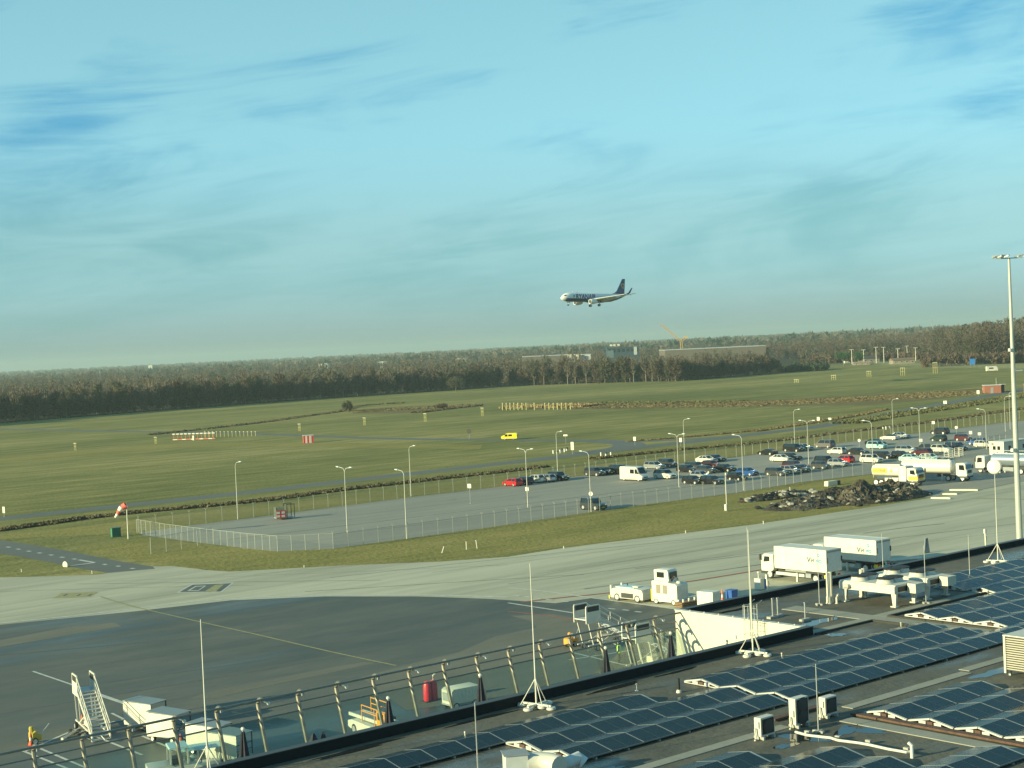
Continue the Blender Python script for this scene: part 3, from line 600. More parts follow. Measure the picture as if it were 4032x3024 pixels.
for i, (x, y, l) in enumerate(((1832, 2912, 'left of the bottom lightning rod'), (2508, 2720, 'left of the black vent pipe'), (3079, 2597, 'right of the tripod mast'), (3548, 2475, 'near the end of the middle solar block'))):
    t = thing('roof_anchor', 'tiny white fall arrest anchor '+l, 'roof anchor', G(x, y, ZR), EA, 'fall arrest anchors')
    MB().tube([(0, 0, 0), (0, 0, .26)], .025, 6).build('stem', white, t); MB().lathe([(.09, 0), (.07, .03)], 8).build('base', lgrey, t); MB().sphere((0, 0, .29), .045, 6).build('eye', white, t)
# hooped ladder and guard posts at the terrace corner
t = thing('caged_ladder', 'galvanised caged ladder rising over the terrace wall', 'ladder', W(-.55, -6.1, 7.3), EA)
m = MB()
for y in (-.25, .25): MB().tube([(0, y, 0), (0, y, 4.6), (.4, y, 4.75)], .025, 6).build('stringer', greym, t)
for k in range(15): MB().tube([(0, -.25, .3+k*.29), (0, .25, .3+k*.29)], .014, 5).build('rung', greym, t)
for k in range(4): MB().tube([(0, -.25, 2.3+k*.75)]+[(-.7*math.sin(a), -.38*math.cos(a), 2.3+k*.75) for a in (.4, .9, 1.57, 2.2, 2.7)]+[(0, .25, 2.3+k*.75)], .015, 5).build('hoop', greym, t)
for a in (.5, 1.1, 1.57, 2.0, 2.6): MB().tube([(-.7*math.sin(a), -.38*math.cos(a), 2.3), (-.7*math.sin(a), -.38*math.cos(a), 4.6)], .011, 5).build('cage_bar', greym, t)
for i, (x, y, ty, l) in enumerate(((3043, 2434, 2357, 'left'), (3063, 2428, 2355, 'second'), (3171, 2444, 2373, 'right'))):
    p = G(x, y, ZR); h = GY(x-4, ty, p.y).z-ZR
    t = thing('guard_post', 'galvanised guard post on a concrete foot near the terrace corner, '+l+' of three', 'guard post', p, EA, 'guard posts near the terrace corner')
    MB().tube([(0, 0, .06), (0, 0, h)], .035, 6).build('post', greym, t); MB().box((0, 0, .06), (.7, .28, .12)).build('foot', concrete, t); MB().box((0.05, 0, h), (.2, .06, .05)).build('cap', greym, t)
# louvred enclosure at the right edge
p = G(3962, 2662, ZR); 
t = thing('louvre_enclosure', 'beige louvred plant enclosure at the right edge of the roof', 'plant enclosure', p, EA-math.pi/2)
hh = hgt(3962, 2662, 3958, 2503, ZR)
MB().bx(.06, 3.0, .05, 2.4, .25, hh-.03).build('core', dark, t)
for k in range(14): MB().box((1.5, -.02, .34+k*(hh-.45)/13), (2.9, .055, .018), 0, Matrix.Rotation(rad(30), 3, 'X')).build('slat', cream, t)
for x in (0, 3.0): MB().bx(x-.05, x+.05, -.07, .04, .15, hh).build('corner_post', cream, t)
MB().bx(-.06, 3.06, -.08, 2.45, hh, hh+.05).build('roof_panel', offwhite, t)
for x in (.05, 2.9): MB().bx(x-.05, x+.05, .2, .3, 0, .25).build('leg', greym, t)
# duct at the bottom
t = thing('roof_duct', 'grey air handling box with white elbow ducts at the bottom edge', 'duct', W(-27.1, -18.0, ZR), EA-.55); t.scale = (.92, .92, .9)
MB().prism([(-.45, .25), (.45, .25), (.45, 1.05), (-.45, 1.05)], -.45, .45, .02, .03).build('casing', lgrey, t); MB().bx(-.5, .5, -.5, .5, 1.05, 1.08).build('lid', mgrey, t)
MB().tube([(.45, -.1, .65), (.9, -.12, .65), (1.35, -.35, .62), (1.6, -.8, .6)], .40, 14).build('elbow_duct', offwhite, t, True)
MB().tube([(1.5, -.3, .5), (2.1, -.1, .5), (2.5, .1, .6), (2.7, .05, .4)], .27, 12).build('branch_duct', lgrey, t, True)
MB().bx(-.3, .3, -.3, .3, 0, .25).build('stand', mgrey, t)
# ------------------------------------------------------------------ fences
meshm = sheer('chain_link_mesh', (.26, .29, .27), .13)
fpost = mat('fence_post_steel', (.30, .32, .29), .5, .4)
fpl = mat('fence_post_pale', (.33, .36, .32), .55)
post_meshes = {}
def fence(label, pts, h, sp, pm, outrig=True, px=True):
    P = [G(*p) if px else Vector(p) for p in pts]; base = P[0].copy(); t = thing('chain_link_fence', label, 'fence', base)
    key = (h, pm.name, outrig)
    if key not in post_meshes:
        m = MB(); m.tube([(0, 0, 0), (0, 0, h)], .045, 6)
        if outrig: m.tube([(0, 0, h), (0, -.28, h+.38)], .03, 5); m.tube([(0, 0, h), (0, .28, h+.38)], .03, 5)
        post_meshes[key] = m.mesh('post', pm)
    for i in range(len(P)-1):
        a, b = P[i]-base, P[i+1]-base; L = (b-a).length; n = max(1, round(L/sp)); an = math.atan2(b.y-a.y, b.x-a.x)
        for k in range(n+(1 if i == len(P)-2 else 0)):
            q = a+(b-a)*k/n; ob('post', post_meshes[key], t, q, an)
        d = (b-a).normalized(); s = Vector((-d.y, d.x, 0))*.01
        MB().add([a-s, b-s, b-s+Vector((0, 0, h-.05)), a-s+Vector((0, 0, h-.05))], [(0, 1, 2, 3)]).build('mesh_panel', meshm, t)
        MB().tube([a+Vector((0, 0, h-.03)), b+Vector((0, 0, h-.03))], .022, 5).build('top_rail', pm, t)
    return t
fence('long chain link fence along the front of the car park', [(1313, 2161), (1606, 2121), (1900, 2081), (2447, 1999), (2900, 1941), (3156, 1899), (3437, 1866)], 2.0, 2.45, fpost)
fence('long chain link fence along the back of the car park', [(547, 2096), (938, 2044), (1616, 1956), (2000, 1911), (2223, 1880), (2695, 1821), (2900, 1798), (3207, 1755), (3565, 1710), (3820, 1678), (4300, 1618)], 2.1, 3.0, fpost)
fence('pale chain link fence across the left end of the car park', [(540, 2098), (650, 2118), (764, 2134), (870, 2147), (976, 2160), (1094, 2171), (1313, 2161)], 2.1, 1.75, fpl, False)
fence('short pale fence spur on the grass near the wind sock', [(595, 2183), (715, 2162), (840, 2140)], 2.3, 3.0, fpl, False)
fence('chain link fence around the compound beyond the tankers', [(3640, 1790), (3800, 1772), (3960, 1750)], 2.2, 2.2, fpl, False)
fence('distant security fence in front of the houses', [(3230, 1452), (3420, 1436), (3700, 1448), (4100, 1452)], 2.6, 6.0, mat('dark_green_steel', (.05, .09, .06), .6), False)
# ------------------------------------------------------------------ lamp posts
def lamp(bx, by, ty, kind, label, r=.09):
    p = G(bx, by); h = GY(bx-8, ty, p.y).z
    t = thing('lamp_post', label, 'lamp post', p, EA+math.pi/2 if kind != 'x' else 0, 'lamp posts around the car park')
    MB().tube([(0, 0, 0), (0, 0, h*.5), (0, 0, h)], [r, r*.75, r*.5], 8).build('pole', mat('lamp_post_grey', (.36, .37, .34), .5, .3), t, True)
    for s in {'d': (1, -1), 'l': (1,), 'r': (-1,)}[kind]:
        MB().tube([(0, 0, h), (s*.35, 0, h+.45), (s*1.5, 0, h+.62)], .035, 6).build('arm', lgrey, t)
        MB().prism([(s*1.35, h+.55), (s*2.0, h+.60), (s*2.0, h+.70), (s*1.4, h+.72)], -.14, .14).build('lamp_head', lgrey, t)
    return t
lamps = [(937, 2045, 1832, 'r', 'leftmost single arm lamp post behind the empty car park'), (1368, 2098, 1856, 'd', 'double arm lamp post standing in the empty end of the car park'), (1602, 2122, 1868, 'l', 'single arm lamp post at the front fence, first from the left'),
 (1619, 1954, 1768, 'r', 'single arm lamp post with small white sign at the back fence'), (2079, 1998, 1782, 'd', 'double arm lamp post right of the red hatchback'), (2328, 2015, 1793, 'l', 'single arm lamp post beside the lone dark off-roader'),
 (2196, 1858, 1710, 'r', 'single arm lamp post behind the short row with the red hatchback'), (2674, 1918, 1722, 'd', 'double arm lamp post right of the tall white van'), (2928, 1931, 1727, 'l', 'single arm lamp post in front of the bright blue car'),
 (2697, 1818, 1660, 'r', 'single arm lamp post on the verge behind the white sedan'), (3130, 1752, 1622, 'r', 'single arm lamp post behind the black van at the back'), (3185, 1835, 1668, 'd', 'double arm lamp post between the two busy rows'),
 (3440, 1880, 1670, 'l', 'single arm lamp post at the rear of the fuel truck'), (3517, 1708, 1580, 'r', 'single arm lamp post behind the white convertible'), (3624, 1769, 1618, 'd', 'double arm lamp post near the far end of the car park'),
 (3885, 1769, 1622, 'l', 'single arm lamp post left of the cream site cabin'), (3959, 1700, 1570, 'r', 'plain lamp post far right beside the tall mast'), (3978, 1690, 1552, 'r', 'slim lamp post nearest the tall mast')]
for a in lamps: lamp(*a)
sgn = [(1619, 1954, 1897, 'small white sign on the fourth lamp post'), ]
def signpost(bx, by, ty, label, kind='rect', cat='sign', m=None, w_=.5, h_=.5):
    p = G(bx, by); h = max(.5, GY(bx, ty, p.y).z)
    t = thing('sign_post', label, cat, p, EA-math.pi/2+.3)
    MB().tube([(0, 0, 0), (0, 0, h)], .035, 6).build('pole', greym, t)
    if kind == 'round': MB().lathe([(.02, -.02), (w_, -.02), (w_, .02), (.02, .02)], 14, (0, -.06, h-w_), 'Y').build('plate', m or white, t)
    else: MB().bx(-w_/2, w_/2, -.08, -.04, h-h_, h).build('plate', m or white, t)
    MB().box((0, 0, .03), (.2, .2, .06)).build('foot', concrete, t); return t
signpost(1852, 1983, 1905, 'white sign on a pole in the empty middle of the car park', w_=.7, h_=.7)
signpost(2079, 1996, 1918, 'white plate on the foot of the second double lamp', w_=.6, h_=.6)
signpost(2330, 2013, 1935, 'round white plate beside the lone off-roader', 'round', w_=.35)
signpost(3385, 1775, 1728, 'white round sign in the middle of the far rows', 'round', w_=.32)
signpost(3627, 1767, 1728, 'white plate at the far double lamp', w_=.7, h_=.6)
signpost(3677, 1712, 1658, 'white square sign on the verge above the black car', w_=.7, h_=.7)
signpost(3767, 1718, 1677, 'white round sign above the maroon hatchback', 'round', w_=.35)
signpost(3823, 1730, 1697, 'white board sign beside the compound fence', w_=.7, h_=.7)
signpost(3858, 1735, 1703, 'second white board sign beside the compound fence', w_=.7, h_=.6)
signpost(2500, 1752, 1720, 'white double board sign where the two roads meet', w_=.7, h_=1.0)
signpost(2681, 1755, 1724, 'white double board sign right of the road junction', w_=.7, h_=1.0)
signpost(2255, 1786, 1740, 'tall cream marker board beside the link road', w_=.8, h_=1.9, m=cream)
signpost(2228, 1745, 1711, 'small white T shaped sign near the yellow van', w_=1.2, h_=.4)
signpost(3223, 1668, 1642, 'white double sign left of the perimeter road', w_=.8, h_=1.0)
signpost(3268, 1665, 1645, 'small white sign left of the perimeter road', w_=.9, h_=.6)
signpost(3722, 1598, 1578, 'white sign at the bend of the perimeter road', w_=1.1, h_=1.0)
signpost(258, 2232, 2210, 'round white taxiway sign beside the dashed road', 'round', w_=.45)
signpost(1848, 1727, 1688, 'black round board on a pale post in the field', 'round', m=black, w_=.75)
signpost(17, 2035, 1995, 'white cabinet sign at the left edge beside the perimeter road', w_=.6, h_=1.1)
# camera pole on the verge
p = G(2862, 2012); h = GY(2855, 1862, p.y).z
t = thing('camera_pole', 'white camera pole with a cabinet on the front verge', 'camera pole', p, EA)
MB().tube([(0, 0, 0), (0, 0, h)], [.07, .05], 8).build('pole', offwhite, t); MB().box((.18, -.1, h-.15), (.5, .2, .22)).build('camera', white, t); MB().bx(-.3, .05, -.2, .2, .1, 1.0).build('cabinet', white, t); MB().tube([(0, 0, h), (0, 0, h+.2)], .02, 5).build('spike', greym, t)
# small white markers in the grass
def stake(x, y, ty, label, tilt=0, m=None, r=.06):
    p = G(x, y); h = GY(x, ty, p.y).z
    t = thing('marker_post', label, 'marker post', p, .4, 'small marker posts')
    MB().tube([(0, 0, 0), (tilt*h, 0, h*.92)], r, 6).build('post', m or white, t); MB().sphere((tilt*h, 0, h*.92), r*1.3, 6).build('cap', m or white, t)
stake(1740, 2178, 2152, 'leaning white marker post on the front verge', .35)
stake(1837, 2164, 2132, 'white marker with dark band on the front verge', 0)
stake(1879, 2160, 2125, 'white marker rightmost of three on the front verge', -.1)
stake(3111, 1936, 1918, 'short white marker left of the rubble heap')
stake(2700, 2100, 2090, 'tiny white edge light on the grass edge in the middle'); stake(3006, 2064, 2052, 'tiny white edge light on the grass edge right'); stake(1198, 2234, 2228, 'tiny pale edge light on the grass edge left'); stake(2220, 2160, 2152, 'tiny pale edge light left of the camera pole'); stake(85, 2252, 2242, 'tiny white edge light in the left grass corner'); stake(363, 2260, 2248, 'small pale edge light at the taxiway corner')
KM = ['leftmost of the group of six', 'second of the group of six', 'third of the group of six', 'fourth of the group of six', 'fifth of the group of six', 'rightmost of the group of six', 'left of three right of the link road', 'middle of three right of the link road', 'right of three right of the link road', 'left of three on the far verge', 'middle of three on the far verge', 'right of three on the far verge']
for i, (x, y) in enumerate(((2180, 1786), (2195, 1788), (2207, 1784), (2212, 1779), (2224, 1780), (2232, 1775), (2368, 1795), (2387, 1795), (2407, 1794), (3478, 1689), (3490, 1691), (3503, 1687))):
    t = thing('kerb_marker', 'low kerb marker by the road, '+KM[i], 'marker', G(x, y), EA, 'low kerb markers by the road')
    MB().bx(-.2, .2, -.15, .15, 0, .5).build('block', white, t); MB().bx(-.21, .21, -.16, .16, .5, .8).build('top', dark if i % 2 else cream, t)
# ------------------------------------------------------------------ cars
def carpaint(n, c, metal=.3): return mat('car_'+n, c, .28, metal, spec=.6, coat=.6)
CP = dict(black=carpaint('black', (.012, .013, .015)), dgrey=carpaint('dark_grey', (.05, .055, .06)), white=carpaint('white', (.60, .585, .51), 0), silver=carpaint('silver', (.42, .44, .45), .6), red=carpaint('red', (.55, .015, .02), .1), maroon=carpaint('maroon', (.09, .012, .018)),
          blue=carpaint('blue', (.02, .09, .32)), navy=carpaint('navy', (.015, .022, .05)), mint=carpaint('mint', (.36, .62, .58), .1), green=carpaint('dark_green', (.012, .035, .03)), brown=carpaint('grey_brown', (.16, .15, .145)), yellow=carpaint('yellow', (.80, .66, .02), 0))
wheel_me = {}
def wheels_mesh(r):
    if r not in wheel_me:
        wheel_me[r] = (MB().lathe([(r*.62, -.11), (r*.95, -.10), (r, -.05), (r, .05), (r*.95, .10), (r*.62, .11)], 14, axis='Y').mesh('tyre', black, True),
                       MB().lathe([(r*.66, -.115), (r*.5, -.118), (r*.15, -.10), (r*.15, .10), (r*.5, .118), (r*.66, .115)], 12, axis='Y').mesh('rim', hub))
    return wheel_me[r]
def add_wheel(t, x, y, r):
    a, b = wheels_mesh(r); o = ob('wheel', a, t, (x, y, r)); ob('rim', b, o); return o
CAR = {}
def car_kind(kind):
    if kind in CAR: return CAR[kind]
    #      L    W    H    hood deck  ws0   ws1   rr1   rr0   r
    D = dict(hatch=(4.1, 1.76, 1.48, .92, .98, .95, .25, -1.55, -1.95, .31), mini=(3.7, 1.66, 1.5, .96, 1.0, .95, .35, -1.5, -1.75, .30), sedan=(4.65, 1.82, 1.44, .90, 1.0, 1.0, .3, -1.0, -1.75, .32), coupe=(4.4, 1.82, 1.32, .86, .95, .85, .1, -.85, -1.75, .33),
             suv=(4.5, 1.86, 1.68, 1.02, 1.08, 1.05, .5, -1.75, -2.1, .36), mpv=(4.7, 1.88, 1.78, 1.05, 1.1, 1.45, .75, -2.0, -2.25, .33), estate=(4.7, 1.82, 1.5, .92, 1.0, 1.0, .35, -1.95, -2.25, .33), jeep=(4.4, 1.88, 1.85, 1.12, 1.14, .75, .55, -1.95, -2.05, .40))[kind]
    L, Wd, Ht, hood, deck, ws0, ws1, rr1, rr0, r = D; h = L/2
    body = [(-h+.05, .28), (-h, .45), (-h+.02, .8), (-h+.12, deck-.04), (rr0, deck), (ws0, hood+.06), (h-.45, hood-.08), (h-.08, hood-.22), (h, .6), (h-.03, .35), (h-.15, .24), (-h+.2, .22)]
    b = MB().prism(body, -Wd/2, Wd/2, .05, .12).mesh('body', CP['black'], True)
    wb = Wd/2-.06; wt = Wd/2-.22
    def sect(y): return [(rr0+.03, y, deck-.03), (ws0-.03, y, hood+.02)]
    g_ = MB(); z1 = Ht-.05
    g_.add([(rr0, -wb, deck-.02), (ws0, -wb, hood+.04), (ws0, wb, hood+.04), (rr0, wb, deck-.02), (rr1, -wt, z1), (ws1, -wt, z1), (ws1, wt, z1), (rr1, wt, z1)], [(0, 1, 5, 4), (1, 2, 6, 5), (2, 3, 7, 6), (3, 0, 4, 7), (4, 5, 6, 7)])
    gme = g_.mesh('windows', winm)
    r_ = MB(); r_.loft([[(rr1-.06, -wt-.02, z1-.02), (ws1+.05, -wt-.02, z1-.02), (ws1+.05, wt+.02, z1-.02), (rr1-.06, wt+.02, z1-.02)], [(rr1+.05, -wt+.08, Ht), (ws1-.1, -wt+.08, Ht), (ws1-.1, wt-.08, Ht), (rr1+.05, wt-.08, Ht)]])
    for s in (-1, 1):
        r_.bar((ws0, s*(wb-.0), hood+.04), (ws1, s*wt, z1), .07); r_.bar((rr0+.05, s*wb, deck), (rr1, s*wt, z1), .12 if kind in ('sedan', 'coupe') else .22, .12)
        xm = (ws1+rr1)/2-.05; r_.bar((xm, s*(wb+.005), deck), (xm, s*(wt+.01), z1), .09, .05)
    rme = r_.mesh('roof', CP['black'], True)
    hl = MB().bx(-.10, .04, -.17, .17, -.07, .07).mesh('headlight', lampw); tl = MB().bx(-.04, .06, -.15, .15, -.09, .09).mesh('tail_light', redlens); mir = MB().box((0, 0, 0), (.1, .16, .12)).mesh('mirror', CP['black'])
    pl = MB().bx(-.01, .02, -.26, .26, -.06, .06).mesh('number_plate', yellow); gr = MB().bx(-.02, .03, -.5, .5, -.1, .1).mesh('grille', dark)
    CAR[kind] = (D, b, gme, rme, hl, tl, mir, pl, gr); return CAR[kind]
def car(px, py, kind, col, label, nose='R', roofc=None, da=0.0):
    D, b, gme, rme, hl, tl, mir, pl, gr = car_kind(kind); L, Wd, Ht, hood, deck, ws0, ws1, rr1, rr0, r = D; h = L/2
    a = EA-math.pi/2 if nose == 'R' else EA+math.pi/2
    t = thing('parked_car', label, 'car', G(px, py), a+da+rng.uniform(-.03, .03), 'cars in the car park')
    o = ob('body', b, t); paint(o, CP[col]); ob('windows', gme, t); o = ob('roof', rme, t); paint(o, CP[roofc or col])
    for x in (h-.85, -h+.8):
        for y in (-Wd/2+.10, Wd/2-.10): add_wheel(t, x, y, r)
    for s in (-1, 1):
        ob('headlight', hl, t, (h-.06, s*(Wd/2-.27), hood-.26)); ob('tail_light', tl, t, (-h+.02, s*(Wd/2-.24), deck-.22)); o = ob('mirror', mir, t, (ws0-.25, s*(Wd/2+.04), hood+.1)); paint(o, CP[col])
    ob('number_plate', pl, t, (h-.005, 0, .48)); ob('grille', gr, t, (h-.03, 0, .66))
def c7(x, y): return 1900+x*.4973, 1600+y*.4973
def c8(x, y): return 2900+x*.5118, 1600+y*.5118
cars = [
 (c7(240, 630), 'hatch', 'red', 'bright red hatchback at the left end of its short row', 'L'), (c7(328, 618), 'hatch', 'navy', 'dark navy hatchback next to the bright red one', 'L'), (c7(418, 602), 'hatch', 'white', 'white hatchback, third in the row of the bright red car', 'L'), (c7(505, 597), 'hatch', 'silver', 'silver white hatchback, fourth in the row of the bright red car', 'L'), (c7(600, 586), 'suv', 'black', 'black car closing the short row of the bright red hatchback', 'R'),
 (c7(890, 550), 'suv', 'dgrey', 'dark grey SUV left of two black cars behind the tall white van', 'R'), (c7(965, 541), 'hatch', 'black', 'black hatchback between grey SUV and black people carrier', 'R'), (c7(1055, 532), 'mpv', 'black', 'black people carrier just left of the tall white van', 'L'),
 (c7(1445, 572), 'suv', 'white', 'white crossover with black roof right of the tall white van', 'R', 'black'), (c7(1365, 496), 'estate', 'silver', 'pale silver estate car parked behind the tall white van', 'R'), (c7(1470, 480), 'suv', 'dgrey', 'dark grey SUV beside the pale silver estate', 'R'),
 (c7(1625, 522), 'sedan', 'black', 'black saloon right of the double lamp post, front of its block', 'R'), (c7(1690, 500), 'estate', 'dgrey', 'dark grey estate behind the black saloon at the lamp post', 'R'), (c7(1775, 530), 'hatch', 'dgrey', 'charcoal hatchback in the middle of the dark block', 'R'), (c7(1815, 486), 'hatch', 'maroon', 'maroon hatchback half hidden in the dark block', 'R'), (c7(1920, 516), 'sedan', 'black', 'black saloon at the right end of the dark block', 'R'),
 (c7(1775, 445), 'sedan', 'white', 'clean white saloon alone near the back fence', 'R'), (c7(1845, 437), 'sedan', 'navy', 'dark navy saloon half hidden behind the white saloon', 'R'),
 (c7(1668, 614), 'hatch', 'black', 'black hatchback at the left of the front pair by the fence', 'R'), (c7(1730, 575), 'hatch', 'silver', 'silver hatchback peeking out behind the front black pair', 'R'), (c7(1820, 616), 'estate', 'black', 'black estate at the right of the front pair by the fence', 'R'),
 (c7(2018, 586), 'mini', 'black', 'small black box shaped car with white wheels left of the lamp', 'R'), (c7(2100, 548), 'hatch', 'blue', 'bright blue hatchback behind the single arm lamp', 'R'), (c7(880, 818), 'jeep', 'dgrey', 'lone dark off-roader parked against the front fence', 'R'),
 (c8(240, 374), 'coupe', 'black', 'black coupe beside the back fence, left of the black van', 'L'), (c8(440, 349), 'mpv', 'black', 'black van like people carrier near the back fence', 'R'), (c8(515, 338), 'sedan', 'silver', 'silver saloon just right of the black people carrier', 'R'), (c8(680, 318), 'mpv', 'brown', 'grey brown people carrier near the back fence', 'L'),
 (c8(345, 424), 'sedan', 'white', 'white hybrid saloon left of a black saloon, second row', 'R'), (c8(420, 411), 'sedan', 'black', 'black saloon tucked behind the white hybrid', 'R'), (c8(315, 533), 'estate', 'dgrey', 'grey green estate at the front left of its cluster by the fence', 'R'), (c8(415, 517), 'hatch', 'silver', 'silver hatchback second in the cluster with the grey green estate', 'R'), (c8(490, 508), 'hatch', 'dgrey', 'dark grey hatchback third in the cluster with the grey green estate', 'R'), (c8(445, 478), 'estate', 'maroon', 'maroon estate at the back of the cluster by the fence', 'R'),
 (c8(650, 482), 'mini', 'dgrey', 'small dark car with round headlights left of the mint white hatchback', 'R'), (c8(685, 445), 'suv', 'black', 'black car behind the small dark car with round headlights', 'R'), (c8(785, 462), 'hatch', 'silver', 'pale mint white hatchback in front of the shiny red car', 'R'), (c8(830, 434), 'hatch', 'red', 'shiny red hatchback facing away in the busy rows', 'L'),
 (c8(775, 366), 'hatch', 'white', 'cream white hatchback facing left beside a black saloon', 'L'), (c8(935, 371), 'sedan', 'black', 'glossy black saloon with bright wheels beside the cream white hatchback', 'R'), (c8(1040, 433), 'suv', 'white', 'white SUV nearest the rear of the fuel truck', 'R'), (c8(1083, 326), 'suv', 'mint', 'mint green crossover in the middle of the far rows', 'R'), (c8(1135, 402), 'estate', 'black', 'long black estate right of the white SUV', 'R'), (c8(1070, 300), 'sedan', 'black', 'black saloon behind the mint green crossover', 'R'),
 (c8(1180, 258), 'coupe', 'white', 'white convertible near the back fence with dark roof', 'L', 'black'), (c8(1262, 246), 'sedan', 'silver', 'silver saloon right of the white convertible', 'R'), (c8(1565, 215), 'suv', 'black', 'black car farthest back, under the white square sign', 'L'), (c8(1555, 269), 'mini', 'green', 'dark green small car with white wheels near the far end', 'L'), (c8(1745, 264), 'mini', 'maroon', 'maroon boxy small car below two white boards', 'R'), (c8(1850, 296), 'hatch', 'blue', 'mid blue hatchback left of the cream cabin', 'L'), (c8(1905, 314), 'hatch', 'white', 'white hatchback touching the cream cabin', 'R'),
 (c8(1310, 358), 'estate', 'silver', 'light silver estate behind the white tanker', 'R'), (c8(1265, 400), 'mini', 'black', 'small black car with pale wheel behind the tanker rear', 'R'), (c8(1430, 377), 'hatch', 'maroon', 'dark maroon hatchback behind the middle of the tanker', 'L'), (c8(1450, 350), 'suv', 'dgrey', 'dark SUV at the far double lamp post', 'L'), (c8(1580, 354), 'suv', 'white', 'white SUV right of the far double lamp post', 'R'), (c8(1690, 341), 'mpv', 'navy', 'dark navy people carrier right of the white SUV', 'R'), (c8(1345, 425), 'sedan', 'mint', 'pale mint saloon just above the white tanker', 'R'), (c8(1490, 422), 'hatch', 'mint', 'pale green hatchback beside the wire cages', 'R')]
for c in cars: car(c[0][0], c[0][1], *c[1:])
# vans
def van(p, col, label, a, L=5.9, Wd=2.0, Ht=2.65, rearwin=False, name='white_van'):
    t = thing(name, label, 'van', p, a); h = L/2
    body = [(-h, .35), (-h+.03, Ht-.25), (-h+.15, Ht), (h-1.75, Ht), (h-1.35, Ht-.12), (h-.75, 1.35), (h-.12, 1.08), (h, .75), (h-.02, .38), (h-.2, .28), (-h+.2, .28)]
    o = MB().prism(body, -Wd/2, Wd/2, .07, .16).build('body', CP[col], t, True)
    MB().add([(h-1.33, -Wd/2+.22, Ht-.2), (h-1.33, Wd/2-.22, Ht-.2), (h-.76, Wd/2-.14, 1.42), (h-.76, -Wd/2+.14, 1.42)], [(0, 1, 2, 3)]).build('windscreen', winm, t, False, (.035, 0, .02))
    for s in (-1, 1):
        y = s*(Wd/2+.012)
        MB().add([(h-1.85, y, Ht*.52), (h-.95, y, Ht*.52), (h-1.35, y, Ht*.84), (h-1.85, y, Ht*.84)], [(0, 1, 2, 3)]).build('door_window', winm, t)
        if rearwin: MB().add([(h-3.1, y, Ht*.53), (h-2.05, y, Ht*.53), (h-2.05, y, Ht*.82), (h-3.1, y, Ht*.82)], [(0, 1, 2, 3)]).build('side_window', winm, t)
        MB().bx(-.08, .05, -.18, .18, -.11, .11).build('headlight', lampw, t, False, (h-.06, s*(Wd/2-.3), .88)); MB().bx(-.04, .03, -.06, .06, -.25, .25).build('tail_light', redlens, t, False, (-h+.01, s*(Wd/2-.16), 1.1)); MB().box((0, 0, 0), (.12, .2, .28)).build('mirror', dark, t, False, (h-1.0, s*(Wd/2+.13), 1.5))
    MB().bx(h-.02, h+.02, -.55, .55, .62, .8).build('grille', dark, t); MB().bx(h-.1, h+.03, -.9, .9, .3, .5).build('bumper', dark, t); MB().box((-.3, 0, .5), (L-2.4, Wd+.03, .08)).build('rubbing_strip', mgrey, t)
    for x in (h-1.0, -h+1.1):
        for y in (-Wd/2+.11, Wd/2-.11): add_wheel(t, x, y, .35)
    return t
van(G(*c7(1205, 588)), 'white', 'tall white panel van parked alone in the middle of the car park', EA-math.pi/2, rearwin=True)
van(G(*c7(215, 264)), 'yellow', 'bright yellow van driving on the field road', EA+rad(130), 4.5, 1.8, 1.85, True, 'yellow_van')
# ------------------------------------------------------------------ trucks
def truck_cab(t, x0, L, Wd, z0, Ht, m, vis=None):
    h = x0+L
    o = MB().prism([(x0, z0), (x0, Ht-.05), (x0+.2, Ht), (h-.45, Ht), (h-.25, Ht-.12), (h-.02, z0+.95), (h, z0+.6), (h-.02, z0-.25), (x0+.3, z0-.25)], -Wd/2, Wd/2, .06, .12).build('cab', m, t, True)
    MB().add([(h-.255, -Wd/2+.14, Ht-.22), (h-.255, Wd/2-.14, Ht-.22), (h-.045, Wd/2-.12, z0+1.0), (h-.045, -Wd/2+.12, z0+1.0)], [(0, 1, 2, 3)]).build('windscreen', winm, o, False, (.03, 0, 0))
    for s in (-1, 1):
        y = s*(Wd/2+.012)
        MB().add([(x0+.55, y, z0+.85), (h-.35, y, z0+.75), (h-.5, y, Ht-.3), (x0+.55, y, Ht-.3)], [(0, 1, 2, 3)]).build('door_window', winm, o)
        MB().box((h-.05, s*(Wd/2+.16), z0+1.25), (.14, .2, .6)).build('mirror', dark, o); MB().bx(h-.06, h+.03, s*(Wd/2-.32)-.16, s*(Wd/2-.32)+.16, z0-.02, z0+.18).build('headlight', lampw, o)
    MB().bx(h-.03, h+.02, -.7, .7, z0+.25, z0+.75).build('grille', dark, o); MB().bx(x0+.25, h+.05, -Wd/2+.02, Wd/2-.02, z0-.5, z0-.24).build('bumper', dark, o)
    return o
ink = mat('logo_slate', (.05, .09, .13), .5); inkb = mat('logo_sky_blue', (.05, .25, .48), .5)
